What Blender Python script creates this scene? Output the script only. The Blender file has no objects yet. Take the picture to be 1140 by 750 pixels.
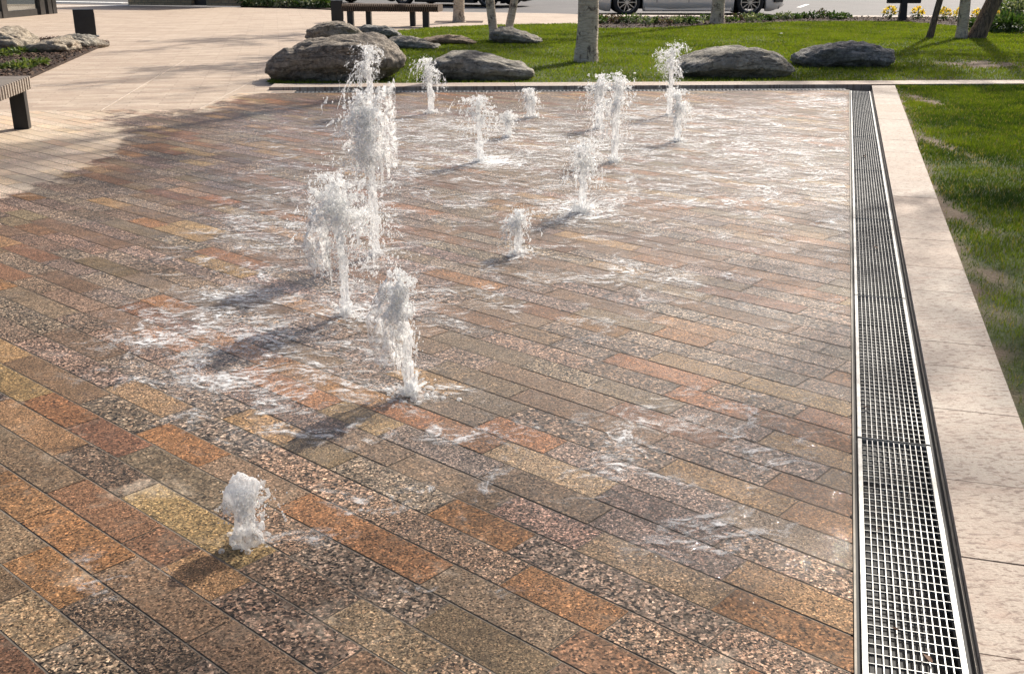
import bpy, bmesh, math, random
import numpy as np
from mathutils import Vector, Matrix, noise as mn
R = math.radians
scene = bpy.context.scene
COL = scene.collection

# ------------------------------------------------------------------ camera, sky, sun, exposure
CAM_H, FPX = 1.35, 1180.0
PITCH = math.atan(420 / FPX)
SUN_AZ, SUN_EL = 33.0, 39.0            # azimuth to the right of straight ahead
cam_d = bpy.data.cameras.new('camera'); cam = bpy.data.objects.new('camera', cam_d); COL.objects.link(cam)
cam_d.sensor_fit = 'HORIZONTAL'; cam_d.sensor_width = 36.0; cam_d.lens = 36.0 * FPX / 1140.0
cam_d.clip_start = 0.05; cam_d.clip_end = 2000
cam.location = (0, 0, CAM_H); cam.rotation_euler = (R(90) - PITCH, 0, 0)
scene.camera = cam
world = bpy.data.worlds.new('World'); scene.world = world; world.use_nodes = True
wn = world.node_tree.nodes; wl = world.node_tree.links
bg = wn['Background']; sky = wn.new('ShaderNodeTexSky'); sky.sky_type = 'NISHITA'; sky.sun_disc = False
sky.sun_elevation = R(SUN_EL); sky.sun_rotation = R(SUN_AZ); sky.air_density = 0.8; sky.dust_density = 4.0; sky.ozone_density = 1.0
wl.new(sky.outputs[0], bg.inputs[0]); bg.inputs[1].default_value = 0.11
sun_d = bpy.data.lights.new('sun', 'SUN'); sun_d.energy = 4.6; sun_d.angle = R(0.9); sun_d.color = (1.0, 0.94, 0.85)
sun = bpy.data.objects.new('sun', sun_d); COL.objects.link(sun)
sd = Vector((math.sin(R(SUN_AZ)) * math.cos(R(SUN_EL)), math.cos(R(SUN_AZ)) * math.cos(R(SUN_EL)), math.sin(R(SUN_EL))))
sun.rotation_euler = sd.to_track_quat('Z', 'Y').to_euler()
vs = scene.view_settings
vs.view_transform = 'Standard'; vs.look = 'None'; vs.gamma = 1.0; vs.exposure = 0.42; vs.use_curve_mapping = False

# ------------------------------------------------------------------ helpers
cP, sP = math.cos(PITCH), math.sin(PITCH)
def G(px, py, z=0.0):
    """ground point (world) seen at a pixel of the photograph, at height z"""
    t = (py - 375) / FPX; a = (px - 570) / FPX
    d = Vector((a, cP - t * sP, -sP - t * cP)); k = (CAM_H - z) / -d.z
    return Vector((0, 0, CAM_H)) + d * k
def pixel(p):
    z = p[2] - CAM_H; Z = p[1] * cP - z * sP
    return 570 + FPX * p[0] / Z, 375 - FPX * (p[1] * sP + z * cP) / Z
def height_at(b, py):
    lo, hi = 0.0, 4.0
    for _ in range(40):
        m = (lo + hi) / 2
        if pixel((b[0], b[1], m))[1] > py: lo = m
        else: hi = m
    return lo

def tag(o, label=None, cat=None, group=None, kind=None):
    if label: o['label'] = label
    if cat: o['category'] = cat
    if group: o['group'] = group
    if kind: o['kind'] = kind
    return o
def empty(name, loc=(0, 0, 0), rz=0.0, label=None, cat=None, group=None, parent=None):
    o = bpy.data.objects.new(name, None); COL.objects.link(o); o.location = loc; o.rotation_euler = (0, 0, rz)
    o.empty_display_size = 0.1
    if parent: o.parent = parent
    return tag(o, label, cat, group)
def link_mesh(name, me, mat, parent=None, loc=None, smooth=False, kind=None):
    if mat:
        for m in (mat if isinstance(mat, (list, tuple)) else [mat]): me.materials.append(m)
    if smooth: me.shade_smooth()
    o = bpy.data.objects.new(name, me); COL.objects.link(o)
    if parent: o.parent = parent
    if loc is not None: o.location = loc
    if kind: o['kind'] = kind
    return o

class MB:
    """collects shapes that become one mesh"""
    def __init__(s): s.v = []; s.f = []; s.mi = []
    def add(s, vs, fs, mi=0):
        n = len(s.v); s.v.extend([tuple(x) for x in vs]); s.f.extend([tuple(i + n for i in f) for f in fs]); s.mi.extend([mi] * len(fs)); return s
    def box(s, c, size, M=None, mi=0, taper=1.0):
        x, y, z = size[0] / 2, size[1] / 2, size[2] / 2
        vs = [Vector((sx * x * (taper if sz > 0 else 1), sy * y * (taper if sz > 0 else 1), sz * z)) for sz in (-1, 1) for sx, sy in ((-1, -1), (1, -1), (1, 1), (-1, 1))]
        if M is not None: vs = [M @ v for v in vs]
        c = Vector(c); vs = [v + c for v in vs]
        return s.add(vs, [(3, 2, 1, 0), (4, 5, 6, 7), (0, 1, 5, 4), (1, 2, 6, 5), (2, 3, 7, 6), (3, 0, 4, 7)], mi)
    def prism(s, pts, z0, z1, mi=0, top=True):
        n = len(pts)
        vs = [(p[0], p[1], z0) for p in pts] + [(p[0], p[1], z1) for p in pts]
        fs = [tuple(range(n, 2 * n)), tuple(reversed(range(n)))] + [(i, (i + 1) % n, n + (i + 1) % n, n + i) for i in range(n)]
        return s.add(vs, fs, mi)
    def tube(s, pts, rads, n=8, cap=True, mi=0):
        pts = [Vector(p) for p in pts]; vs = []; fs = []
        ref = Vector((0.31, 0.17, 0.93)).normalized()
        for i, p in enumerate(pts):
            t = (pts[min(i + 1, len(pts) - 1)] - pts[max(i - 1, 0)])
            if t.length < 1e-9: t = Vector((0, 0, 1))
            t.normalize()
            r = ref if abs(t.dot(ref)) < 0.95 else Vector((1, 0, 0))
            a = t.cross(r).normalized(); b = t.cross(a)
            for k in range(n):
                an = 2 * math.pi * k / n; vs.append(p + (a * math.cos(an) + b * math.sin(an)) * rads[i])
        for i in range(len(pts) - 1):
            for k in range(n):
                fs.append((i * n + k, i * n + (k + 1) % n, (i + 1) * n + (k + 1) % n, (i + 1) * n + k))
        if cap:
            fs.append(tuple(reversed(range(n)))); m = (len(pts) - 1) * n; fs.append(tuple(range(m, m + n)))
        return s.add(vs, fs, mi)
    def lathe(s, prof, n=24, M=None, c=(0, 0, 0), mi=0):
        vs = []; fs = []; c = Vector(c)
        for (r, z) in prof:
            for k in range(n):
                a = 2 * math.pi * k / n; v = Vector((r * math.cos(a), r * math.sin(a), z))
                if M is not None: v = M @ v
                vs.append(v + c)
        for i in range(len(prof) - 1):
            for k in range(n): fs.append((i * n + k, i * n + (k + 1) % n, (i + 1) * n + (k + 1) % n, (i + 1) * n + k))
        return s.add(vs, fs, mi)
    def build(s, name, mat, parent=None, loc=None, smooth=False, bevel=0.0, kind=None, fix=True):
        me = bpy.data.meshes.new(name); me.from_pydata(s.v, [], s.f)
        if any(s.mi): me.polygons.foreach_set('material_index', s.mi)
        me.update()
        if fix or bevel:
            bm = bmesh.new(); bm.from_mesh(me)
            if fix: bmesh.ops.recalc_face_normals(bm, faces=bm.faces)
            if bevel:
                es = [e for e in bm.edges if len(e.link_faces) == 2 and e.calc_face_angle() > 0.6]
                bmesh.ops.bevel(bm, geom=es, offset=bevel, segments=2, affect='EDGES', clamp_overlap=True)
            bm.to_mesh(me); bm.free()
        return link_mesh(name, me, mat, parent, loc, smooth, kind)

def np_mesh(name, V, F, mat, parent=None, loc=None, smooth=False, kind=None, attrs=None):
    """V (n,3), F (m,k) arrays -> mesh object; attrs {name: (type, domain, array)}"""
    me = bpy.data.meshes.new(name); V = np.asarray(V, np.float32); F = np.asarray(F, np.int32); m, k = F.shape
    me.vertices.add(len(V)); me.vertices.foreach_set('co', V.ravel())
    me.loops.add(m * k); me.loops.foreach_set('vertex_index', F.ravel())
    me.polygons.add(m); me.polygons.foreach_set('loop_start', np.arange(m, dtype=np.int32) * k)
    me.update(calc_edges=True)
    for an, (ty, dom, arr) in (attrs or {}).items():
        a = me.attributes.new(an, ty, dom); a.data.foreach_set('color' if 'COLOR' in ty else 'value', np.asarray(arr, np.float32).ravel())
    me.validate()
    return link_mesh(name, me, mat, parent, loc, smooth, kind)

# ------------------------------------------------------------------ materials
class NT:
    def __init__(s, name):
        s.m = bpy.data.materials.new(name); s.m.use_nodes = True; s.t = s.m.node_tree
        s.t.nodes.clear(); s.out = s.t.nodes.new('ShaderNodeOutputMaterial')
    def n(s, ty, props=None, **ins):
        nd = s.t.nodes.new('ShaderNode' + ty)
        for k, v in (props or {}).items(): setattr(nd, k, v)
        for k, v in ins.items():
            key = int(k[1:]) if k[0] == 'i' and k[1:].isdigit() else k.replace('_', ' ')
            s.set(nd.inputs[key], v)
        return nd
    def set(s, sock, v):
        if hasattr(v, 'is_output') or hasattr(v, 'links'): s.t.links.new(v, sock)
        elif isinstance(v, (tuple, list)) and len(v) == 3 and sock.type == 'RGBA': sock.default_value = (*v, 1)
        else: sock.default_value = v
    def pos(s): return s.n('NewGeometry').outputs['Position']
    def obj(s): return s.n('TexCoord').outputs['Object']
    def attr(s, name): return s.n('Attribute', {'attribute_name': name})
    def noise(s, vec, scale, detail=4, rough=0.55, dist=0.0, out='Fac'): return s.n('TexNoise', Vector=vec, Scale=scale, Detail=detail, Roughness=rough, Distortion=dist).outputs[out]
    def voro(s, vec, scale, out='Color', feature='F1', rnd=1.0):
        return s.n('TexVoronoi', {'feature': feature}, Vector=vec, Scale=scale, Randomness=rnd).outputs[out]
    def math(s, op, a, b=0.0, c=0.0, clamp=False): return s.n('Math', {'operation': op, 'use_clamp': clamp}, i0=a, i1=b, i2=c).outputs[0]
    def mapr(s, v, a, b, c=0.0, d=1.0, smooth=False):
        return s.n('MapRange', {'interpolation_type': 'SMOOTHSTEP' if smooth else 'LINEAR'}, Value=v, From_Min=a, From_Max=b, To_Min=c, To_Max=d).outputs[0]
    def vmul(s, v, k): return s.n('VectorMath', {'operation': 'MULTIPLY'}, i0=v, i1=k).outputs[0]
    def vadd(s, v, k): return s.n('VectorMath', {'operation': 'ADD'}, i0=v, i1=k).outputs[0]
    def ramp(s, f, stops, interp='LINEAR'):
        nd = s.n('ValToRGB', Fac=f); cr = nd.color_ramp; cr.interpolation = interp
        while len(cr.elements) < len(stops): cr.elements.new(0.5)
        for e, (p, c) in zip(cr.elements, stops): e.position = p; e.color = (*c, 1) if len(c) == 3 else c
        return nd.outputs[0]
    def mix(s, f, a, b, mode='MIX'):
        nd = s.t.nodes.new('ShaderNodeMix'); nd.data_type = 'RGBA'; nd.blend_type = mode
        s.set(nd.inputs[0], f); s.set(nd.inputs[6], a); s.set(nd.inputs[7], b); return nd.outputs[2]
    def bump(s, h, strength=0.5, dist=0.01, normal=None):
        nd = s.n('Bump', Height=h, Strength=strength, Distance=dist)
        if normal is not None: s.set(nd.inputs['Normal'], normal)
        return nd.outputs[0]
    def pbr(s, **k):
        nd = s.t.nodes.new('ShaderNodeBsdfPrincipled')
        for kk, v in k.items(): s.set(nd.inputs[kk.replace('_', ' ')], v)
        return nd.outputs[0]
    def done(s, sh): s.t.links.new(sh, s.out.inputs[0]); return s.m

def simple(name, col, rough=0.5, metal=0.0, var=0.25, scale=8.0, bump=0.0, coat=0.0):
    t = NT(name); o = t.obj(); n = t.noise(o, scale, 6, 0.6)
    c = t.mix(t.mapr(n, 0.3, 0.7), tuple(x * (1 - var) for x in col), tuple(min(1, x * (1 + var)) for x in col))
    kw = dict(Base_Color=c, Roughness=rough, Metallic=metal, Coat_Weight=coat)
    if bump: kw['Normal'] = t.bump(t.noise(o, scale * 6, 5), bump, 0.01)
    return t.done(t.pbr(**kw))

def paver_material():
    t = NT('granite_pavers'); p = t.pos()
    a = t.attr('bcol'); base = a.outputs['Color']; con = a.outputs['Alpha']; rnd = t.attr('rnd').outputs['Fac']; wet = t.attr('wet').outputs['Fac']
    off = t.n('CombineXYZ', X=t.math('MULTIPLY', rnd, 37.0), Y=t.math('MULTIPLY', rnd, 91.0)).outputs[0]
    sc = t.math('ADD', 0.75, t.math('MULTIPLY', t.math('FRACT', t.math('MULTIPLY', rnd, 7.3)), 0.6))
    q = t.n('VectorMath', {'operation': 'SCALE'}, i0=t.vadd(p, off), Scale=sc).outputs[0]
    warp = t.n('TexNoise', Vector=q, Scale=90.0, Detail=3.0).outputs['Color']
    q2 = t.vadd(q, t.vmul(warp, (0.009, 0.009, 0.0)))
    v1 = t.n('SeparateColor', i0=t.voro(q2, 160.0)).outputs[0]
    v2 = t.n('SeparateColor', i0=t.voro(q2, 215.0)).outputs[1]
    pick = t.mapr(con, 0.45, 0.75)
    v = t.math('ADD', t.math('MULTIPLY', v1, pick), t.math('MULTIPLY', v2, t.math('SUBTRACT', 1.0, pick)))
    dark = t.ramp(v, [(0.0, (0.06, 0.06, 0.07)), (0.14, (0.07, 0.07, 0.08)), (0.18, (0.32, 0.31, 0.32)), (0.28, (0.58, 0.56, 0.56)), (0.36, (0.88, 0.88, 0.88)), (0.66, (1.05, 1.0, 0.95)), (0.74, (1.7, 1.42, 1.28)), (0.86, (2.2, 2.0, 1.85)), (1.0, (3.4, 3.2, 3.0))])
    dm = t.mix(con, (1, 1, 1), dark)
    col = t.mix(1.0, base, dm, 'MULTIPLY')
    v3 = t.n('SeparateColor', i0=t.voro(t.vadd(q2, (3.1, 1.7, 0.0)), 240.0)).outputs[2]
    col = t.mix(1.0, col, t.ramp(v3, [(0.0, (0.22, 0.2, 0.19)), (0.13, (0.25, 0.24, 0.23)), (0.2, (0.8, 0.78, 0.76)), (0.75, (1.08, 1.06, 1.04)), (0.86, (1.5, 1.5, 1.5)), (1.0, (2.1, 2.1, 2.1))]), 'MULTIPLY')
    fine = t.noise(p, 260.0, 4, 0.8)
    col = t.mix(1.0, col, t.ramp(fine, [(0.25, (0.45, 0.43, 0.4)), (0.75, (1.5, 1.5, 1.5))]), 'MULTIPLY')
    blot = t.noise(p, 3.5, 6, 0.65)
    col = t.mix(1.0, col, t.ramp(blot, [(0.3, (0.74, 0.72, 0.70)), (0.7, (1.15, 1.15, 1.15))]), 'MULTIPLY')
    stain = t.noise(t.vadd(p, (7.0, 3.0, 0.0)), 9.0, 7, 0.7, 0.6)
    col = t.mix(t.mapr(stain, 0.54, 0.68, 0, 0.5), col, (0.085, 0.068, 0.05))
    col = t.mix(t.mapr(stain, 0.44, 0.34, 0, 0.28), col, (0.42, 0.35, 0.27))
    edge = t.math('ADD', wet, t.math('MULTIPLY', t.math('SUBTRACT', t.noise(p, 3.6, 9, 0.72, 0.4), 0.5), 1.25))
    w = t.mapr(edge, 0.34, 0.60, smooth=True)
    cdry = t.mix(0.68, t.mix(1.0, col, (1.5, 1.5, 1.5), 'MULTIPLY'), (0.58, 0.48, 0.36))
    cwet = t.mix(1.0, col, (0.55, 0.53, 0.505), 'MULTIPLY')
    col = t.mix(w, cdry, cwet)
    h = t.math('ADD', t.math('MULTIPLY', v, 0.5), fine)
    nb = t.bump(h, 0.55, 0.004)
    rip = t.math('ADD', t.noise(p, 9.0, 4, 0.6, 1.0), t.math('MULTIPLY', t.noise(p, 40.0, 3, 0.55, 0.6), 0.22))
    film = t.mapr(t.math('ADD', wet, t.math('MULTIPLY', t.math('SUBTRACT', t.noise(p, 4.0, 6, 0.6), 0.5), 0.9)), 0.75, 1.1, smooth=True)
    nc = t.bump(rip, 0.6, 0.02)
    sh = t.pbr(Base_Color=col, Roughness=t.mapr(w, 0, 1, 0.8, 0.5), Normal=nb, Coat_Weight=t.math('MULTIPLY', film, 0.5), Coat_Roughness=0.03, Coat_IOR=1.33, Coat_Normal=nc, Specular_IOR_Level=t.mapr(w, 0, 1, 0.25, 0.12))
    return t.done(sh)

def foam_material():
    t = NT('foam'); p = t.pos(); d = t.attr('foam').outputs['Fac']
    wv = t.n('TexNoise', Vector=p, Scale=3.0, Detail=3.0).outputs['Color']
    q = t.vadd(p, t.vmul(wv, (0.35, 0.35, 0.0)))
    big = t.noise(q, 5.0, 7, 0.68, 0.5)
    def web(sc, wd): return t.math('SUBTRACT', 1.0, t.math('MULTIPLY', t.math('ABSOLUTE', t.math('SUBTRACT', t.noise(t.vmul(q, (0.6, 1.25, 1.0)), sc, 4, 0.62, 1.2), 0.5)), wd), clamp=True)
    det = t.noise(t.vmul(p, (0.8, 1.2, 1.0)), 42.0, 6, 0.8)
    rag = t.mapr(det, 0.40, 0.55)
    lines = t.math('MULTIPLY', t.math('MAXIMUM', web(3.2, 26.0), t.math('MULTIPLY', web(8.0, 16.0), 0.8)), t.mapr(t.math('ADD', big, t.math('MULTIPLY', d, 0.34)), 0.57, 0.72))
    lines = t.math('MULTIPLY', lines, rag)
    spk = t.mapr(t.math('ADD', t.math('ADD', det, t.math('MULTIPLY', t.math('SUBTRACT', big, 0.5), 0.9)), t.math('MULTIPLY', d, 0.27)), 0.755, 0.86, smooth=True)
    milk = t.math('MULTIPLY', t.mapr(t.math('ADD', big, t.math('MULTIPLY', d, 0.35)), 0.62, 1.0), t.mapr(det, 0.25, 0.7, 0.05, 0.30))
    m = t.math('MAXIMUM', t.math('MAXIMUM', lines, spk), milk)
    m = t.math('MULTIPLY', m, t.mapr(d, 0.02, 0.15))
    m = t.math('MULTIPLY', m, 0.94)
    bm_ = t.bump(t.math('ADD', det, big), 0.6, 0.01)
    white = t.pbr(Base_Color=(0.80, 0.79, 0.77), Roughness=0.45, Normal=bm_)
    tr = t.n('BsdfTransparent').outputs[0]
    return t.done(t.n('MixShader', i0=m, i1=tr, i2=white).outputs[0])

def water_material(name, lace=0.0, glass=0.35, thin=0.0):
    t = NT(name); p = t.pos()
    n1 = t.noise(p, 70.0, 4, 0.6, 0.4); n2 = t.noise(p, 230.0, 2, 0.5)
    nb = t.bump(t.math('ADD', n1, t.math('MULTIPLY', n2, 0.5)), 0.7, 0.006)
    a = t.pbr(Base_Color=(0.95, 0.95, 0.94), Roughness=0.10, IOR=1.33, Transmission_Weight=glass, Normal=nb, Specular_IOR_Level=0.7)
    tl = t.n('BsdfTranslucent', Color=(0.97, 0.97, 0.96), Normal=nb).outputs[0]
    s = t.n('MixShader', i0=0.58, i1=a, i2=tl).outputs[0]
    if lace > 0:
        tr = t.n('BsdfTransparent').outputs[0]
        gl = t.n('BsdfGlossy', Color=(1, 1, 1), Roughness=0.08, Normal=nb).outputs[0]
        clear = t.n('MixShader', i0=t.math('MULTIPLY', t.n('Fresnel', IOR=1.33, Normal=nb).outputs[0], 0.8), i1=tr, i2=gl).outputs[0]
        k = t.mapr(t.noise(p, 55.0, 6, 0.75, 0.8), 0.5 - 0.28 + lace * 0.5, 0.62 - 0.18 + lace * 0.5, 0.0, 0.9, smooth=True)
        s = t.n('MixShader', i0=k, i1=clear, i2=s).outputs[0]
    if thin: s = t.n('MixShader', i0=thin, i1=s, i2=t.n('BsdfTransparent').outputs[0]).outputs[0]
    return t.done(s)

def rock_material(name, lo, hi, warm=(0.30, 0.23, 0.15), lich=0.35):
    t = NT(name); o = t.obj()
    n = t.noise(o, 3.2, 9, 0.66, 0.4); n2 = t.noise(o, 26.0, 6, 0.7); cr = t.noise(t.vmul(o, (1.0, 1.4, 4.5)), 2.6, 8, 0.7, 1.1)
    c = t.mix(t.mapr(n, 0.32, 0.68), lo, hi)
    c = t.mix(t.mapr(t.noise(o, 5.0, 5, 0.6), 0.5, 0.72, 0, 0.75), c, warm)
    c = t.mix(t.mapr(n2, 0.52, 0.72, 0, lich), c, (0.42, 0.40, 0.35))
    c = t.mix(1.0, c, t.ramp(n2, [(0.25, (0.5, 0.5, 0.5)), (0.7, (1.25, 1.25, 1.25))]), 'MULTIPLY')
    crack = t.mapr(t.math('ABSOLUTE', t.math('SUBTRACT', cr, 0.5)), 0.0, 0.022, 0.45, 1.0)
    c = t.mix(1.0, c, t.n('CombineColor', i0=crack, i1=crack, i2=crack).outputs[0], 'MULTIPLY')
    h = t.math('ADD', t.math('ADD', t.math('MULTIPLY', n, 1.2), t.math('MULTIPLY', n2, 0.55)), t.math('MULTIPLY', crack, 0.4))
    return t.done(t.pbr(Base_Color=c, Roughness=0.85, Normal=t.bump(h, 0.9, 0.035)))

def slab_material(name, a, b, pit=0.5, brick=None):
    t = NT(name); p = t.pos()
    rn = t.attr('rnd').outputs['Fac'] if brick is None else None
    n = t.noise(p, 4.0, 7, 0.65); f = t.noise(p, 130.0, 4, 0.7); st = t.noise(t.vmul(p, (30.0, 75.0, 1.0)), 1.0, 5, 0.65, 0.7)
    c = t.mix(t.mapr(n, 0.3, 0.7), a, b)
    c = t.mix(t.mapr(t.noise(t.vmul(p, (6.0, 14.0, 1.0)), 1.0, 6, 0.7, 0.8), 0.5, 0.68, 0, pit * 0.7), c, (0.36, 0.23, 0.17))
    if rn is not None: c = t.mix(t.mapr(rn, 0, 1, 0, 0.5), c, (0.40, 0.29, 0.21))
    c = t.mix(t.mapr(st, 0.52, 0.60, 0, pit), c, (0.17, 0.11, 0.08))
    c = t.mix(1.0, c, t.ramp(f, [(0.25, (0.72, 0.70, 0.68)), (0.75, (1.18, 1.18, 1.18))]), 'MULTIPLY')
    h = t.math('ADD', f, t.math('MULTIPLY', st, -0.8))
    if brick:
        rot = t.n('Mapping', Vector=p, Rotation=(0, 0, brick[2])).outputs[0]
        bt = t.n('TexBrick', Vector=rot, Color1=(1.10, 1.06, 1.0), Color2=(0.86, 0.78, 0.71), Mortar=(0.72, 0.66, 0.6), Scale=1.0, Mortar_Size=0.006, Brick_Width=brick[0], Row_Height=brick[1])
        c = t.mix(1.0, c, bt.outputs[0], 'MULTIPLY')
        c = t.mix(t.mapr(t.noise(t.vmul(p, (0.9, 3.0, 1.0)), 1.3, 8, 0.78, 0.8), 0.50, 0.66, 0, 0.6), c, (0.27, 0.20, 0.15))
    return t.done(t.pbr(Base_Color=c, Roughness=0.75, Normal=t.bump(h, 0.5, 0.004)))

def bark_material(name, pale=True):
    t = NT(name); o = t.obj()
    if pale:
        n = t.noise(t.vmul(o, (9.0, 9.0, 40.0)), 1.0, 5, 0.6); k = t.noise(t.vmul(o, (5.0, 5.0, 3.0)), 1.6, 6, 0.7, 0.5)
        c = t.mix(t.mapr(n, 0.35, 0.7), (0.42, 0.33, 0.24), (0.72, 0.62, 0.48))
        c = t.mix(t.mapr(k, 0.54, 0.62, 0, 0.85), c, (0.07, 0.05, 0.04))
        c = t.mix(t.mapr(t.noise(t.vmul(o, (14.0, 14.0, 110.0)), 1.0, 3), 0.62, 0.68, 0, 0.7), c, (0.13, 0.10, 0.08))
        h = n
    else:
        n = t.noise(t.vmul(o, (34.0, 34.0, 6.0)), 1.0, 6, 0.65, 1.0); k = n
        c = t.mix(t.mapr(n, 0.38, 0.62), (0.035, 0.026, 0.02), (0.24, 0.17, 0.115)); h = n
    return t.done(t.pbr(Base_Color=c, Roughness=0.85, Normal=t.bump(h, 0.9, 0.02)))

def leaf_material(name, tr=0.35, rough=0.45):
    t = NT(name); c = t.attr('lcol').outputs['Color']
    a = t.pbr(Base_Color=c, Roughness=rough, Specular_IOR_Level=0.35)
    b = t.n('BsdfTranslucent', Color=t.mix(1.0, c, (1.5, 1.6, 0.7), 'MULTIPLY')).outputs[0]
    return t.done(t.n('MixShader', i0=tr, i1=a, i2=b).outputs[0])

def lawn_material():
    t = NT('lawn_soil'); p = t.pos(); n = t.noise(p, 1.4, 6, 0.62); f = t.noise(p, 60.0, 5, 0.7); bare = t.attr('bare').outputs['Fac']
    c = t.mix(t.mapr(n, 0.35, 0.65), (0.035, 0.055, 0.012), (0.075, 0.10, 0.02))
    c = t.mix(t.mapr(bare, 0.25, 0.75), c, (0.19, 0.135, 0.085))
    c = t.mix(1.0, c, t.ramp(f, [(0.25, (0.45, 0.45, 0.45)), (0.75, (1.4, 1.4, 1.4))]), 'MULTIPLY')
    return t.done(t.pbr(Base_Color=c, Roughness=0.95, Normal=t.bump(f, 0.9, 0.02)))

def brickwall_material():
    t = NT('tan_bricks'); o = t.obj()
    rot = t.n('CombineXYZ', X=t.n('SeparateXYZ', Vector=o).outputs[0], Y=t.n('SeparateXYZ', Vector=o).outputs[2]).outputs[0]
    b = t.n('TexBrick', Vector=rot, Color1=(0.55, 0.42, 0.24), Color2=(0.40, 0.29, 0.16), Mortar=(0.20, 0.17, 0.13), Scale=1.0, Mortar_Size=0.008, Brick_Width=0.23, Row_Height=0.075)
    return t.done(t.pbr(Base_Color=t.mix(t.mapr(t.noise(o, 20.0), 0.3, 0.7, 0, 0.4), b.outputs[0], (0.25, 0.19, 0.12)), Roughness=0.9, Normal=t.bump(b.outputs[1], -0.6, 0.01)))

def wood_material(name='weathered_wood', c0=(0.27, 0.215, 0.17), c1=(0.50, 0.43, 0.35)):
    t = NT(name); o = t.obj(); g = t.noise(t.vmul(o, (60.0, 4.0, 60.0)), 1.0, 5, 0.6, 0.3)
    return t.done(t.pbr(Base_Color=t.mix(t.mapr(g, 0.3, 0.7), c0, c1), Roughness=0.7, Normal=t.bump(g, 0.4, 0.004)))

def asphalt_material():
    t = NT('asphalt'); p = t.pos(); f = t.noise(p, 70.0, 4, 0.7); n = t.noise(p, 0.8, 6, 0.6)
    c = t.mix(t.mapr(n, 0.3, 0.7), (0.075, 0.07, 0.068), (0.11, 0.102, 0.098)); c = t.mix(1.0, c, t.ramp(f, [(0.3, (0.7, 0.7, 0.7)), (0.7, (1.3, 1.3, 1.3))]), 'MULTIPLY')
    return t.done(t.pbr(Base_Color=c, Roughness=0.8, Normal=t.bump(f, 0.5, 0.01)))

M = dict(
    paver=paver_material(), foam=foam_material(), water=water_material('white_water', 0.17, 0.12, 0.20), drops=water_material('water_drops', 0.0, 0.3, 0.15), sheet=water_material('water_sheet', 0.42, 0.3, 0.1), lacy=water_material('lacy_water', 0.27, 0.12, 0.28),
    mortar=simple('mortar', (0.15, 0.122, 0.09), 0.8, var=0.3, scale=40), kerb=slab_material('kerb_stone', (0.375, 0.305, 0.245), (0.48, 0.42, 0.345), 0.75),
    plaza=slab_material('plaza_stone', (0.44, 0.355, 0.28), (0.54, 0.465, 0.375), 0.35, brick=(0.6, 0.12, R(-12))), strip=simple('pale_joint', (0.50, 0.42, 0.34), 0.8),
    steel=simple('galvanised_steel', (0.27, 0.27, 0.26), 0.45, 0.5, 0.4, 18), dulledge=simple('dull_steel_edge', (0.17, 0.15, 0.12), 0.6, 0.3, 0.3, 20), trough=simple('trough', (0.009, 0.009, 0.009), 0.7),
    lawn=lawn_material(), leaf=leaf_material('grass_blades', 0.35, 0.5), foliage=leaf_material('foliage', 0.22, 0.65), soil=simple('bark_mulch', (0.055, 0.032, 0.02), 0.95, var=0.6, scale=45, bump=1.0),
    rock_dark=rock_material('brown_granite', (0.18, 0.142, 0.105), (0.39, 0.325, 0.25)), rock_grey=rock_material('grey_granite', (0.18, 0.158, 0.125), (0.41, 0.37, 0.30), (0.27, 0.22, 0.15), 0.45), rock_slate=rock_material('slate_rock', (0.11, 0.103, 0.094), (0.32, 0.305, 0.28), (0.17, 0.155, 0.13), 0.3), rock_tan=rock_material('tan_rock', (0.30, 0.23, 0.155), (0.50, 0.42, 0.31), (0.34, 0.25, 0.17), 0.4), rock_mound=rock_material('brown_mound_rock', (0.15, 0.095, 0.05), (0.28, 0.19, 0.11)),
    birch=bark_material('birch_bark'), bark=bark_material('rough_bark', False), chips=leaf_material('mulch_chips', 0.02, 0.95), wood=wood_material(), shadewood=wood_material('shaded_wood', (0.07, 0.045, 0.03), (0.15, 0.10, 0.065)), black=simple('black_metal', (0.018, 0.019, 0.02), 0.4, 0.2), lens=simple('lamp_lens', (0.35, 0.36, 0.36), 0.2),
    asphalt=asphalt_material(), paint_line=simple('road_paint', (0.75, 0.74, 0.70), 0.7), brickwall=brickwall_material(), frame=simple('bronze_frame', (0.06, 0.055, 0.05), 0.35, 0.3), innerfloor=simple('interior_floor', (0.62, 0.60, 0.55), 0.5), ground=simple('ground_earth', (0.12, 0.11, 0.09), 0.95, scale=0.5),
    silver=simple('silver_paint', (0.76, 0.73, 0.67), 0.3, 0.1, 0.02, 2, coat=1.0), darkpaint=simple('black_paint', (0.012, 0.012, 0.014), 0.25, 0.2, 0.05, 2, coat=1.0), rubber=simple('tyre_rubber', (0.02, 0.02, 0.02), 0.75), alloy=simple('alloy', (0.62, 0.62, 0.62), 0.28, 0.85, 0.08), under=simple('car_underside', (0.008, 0.008, 0.008), 0.9), carglass=simple('car_glass', (0.02, 0.022, 0.024), 0.06), lamp=simple('headlamp', (0.8, 0.8, 0.8), 0.1), trim=simple('dark_trim', (0.02, 0.02, 0.02), 0.5),
    debris=simple('dead_leaf', (0.12, 0.06, 0.03), 0.8), scrap=simple('pale_scrap', (0.75, 0.73, 0.68), 0.8), yellow=leaf_material('petals', 0.3, 0.6))
gt = NT('window_glass'); M['glass'] = gt.done(gt.n('MixShader', i0=0.12, i1=gt.n('BsdfTransparent', Color=(0.75, 0.78, 0.77)).outputs[0], i2=gt.n('BsdfGlossy', Roughness=0.03).outputs[0]).outputs[0])

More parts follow.
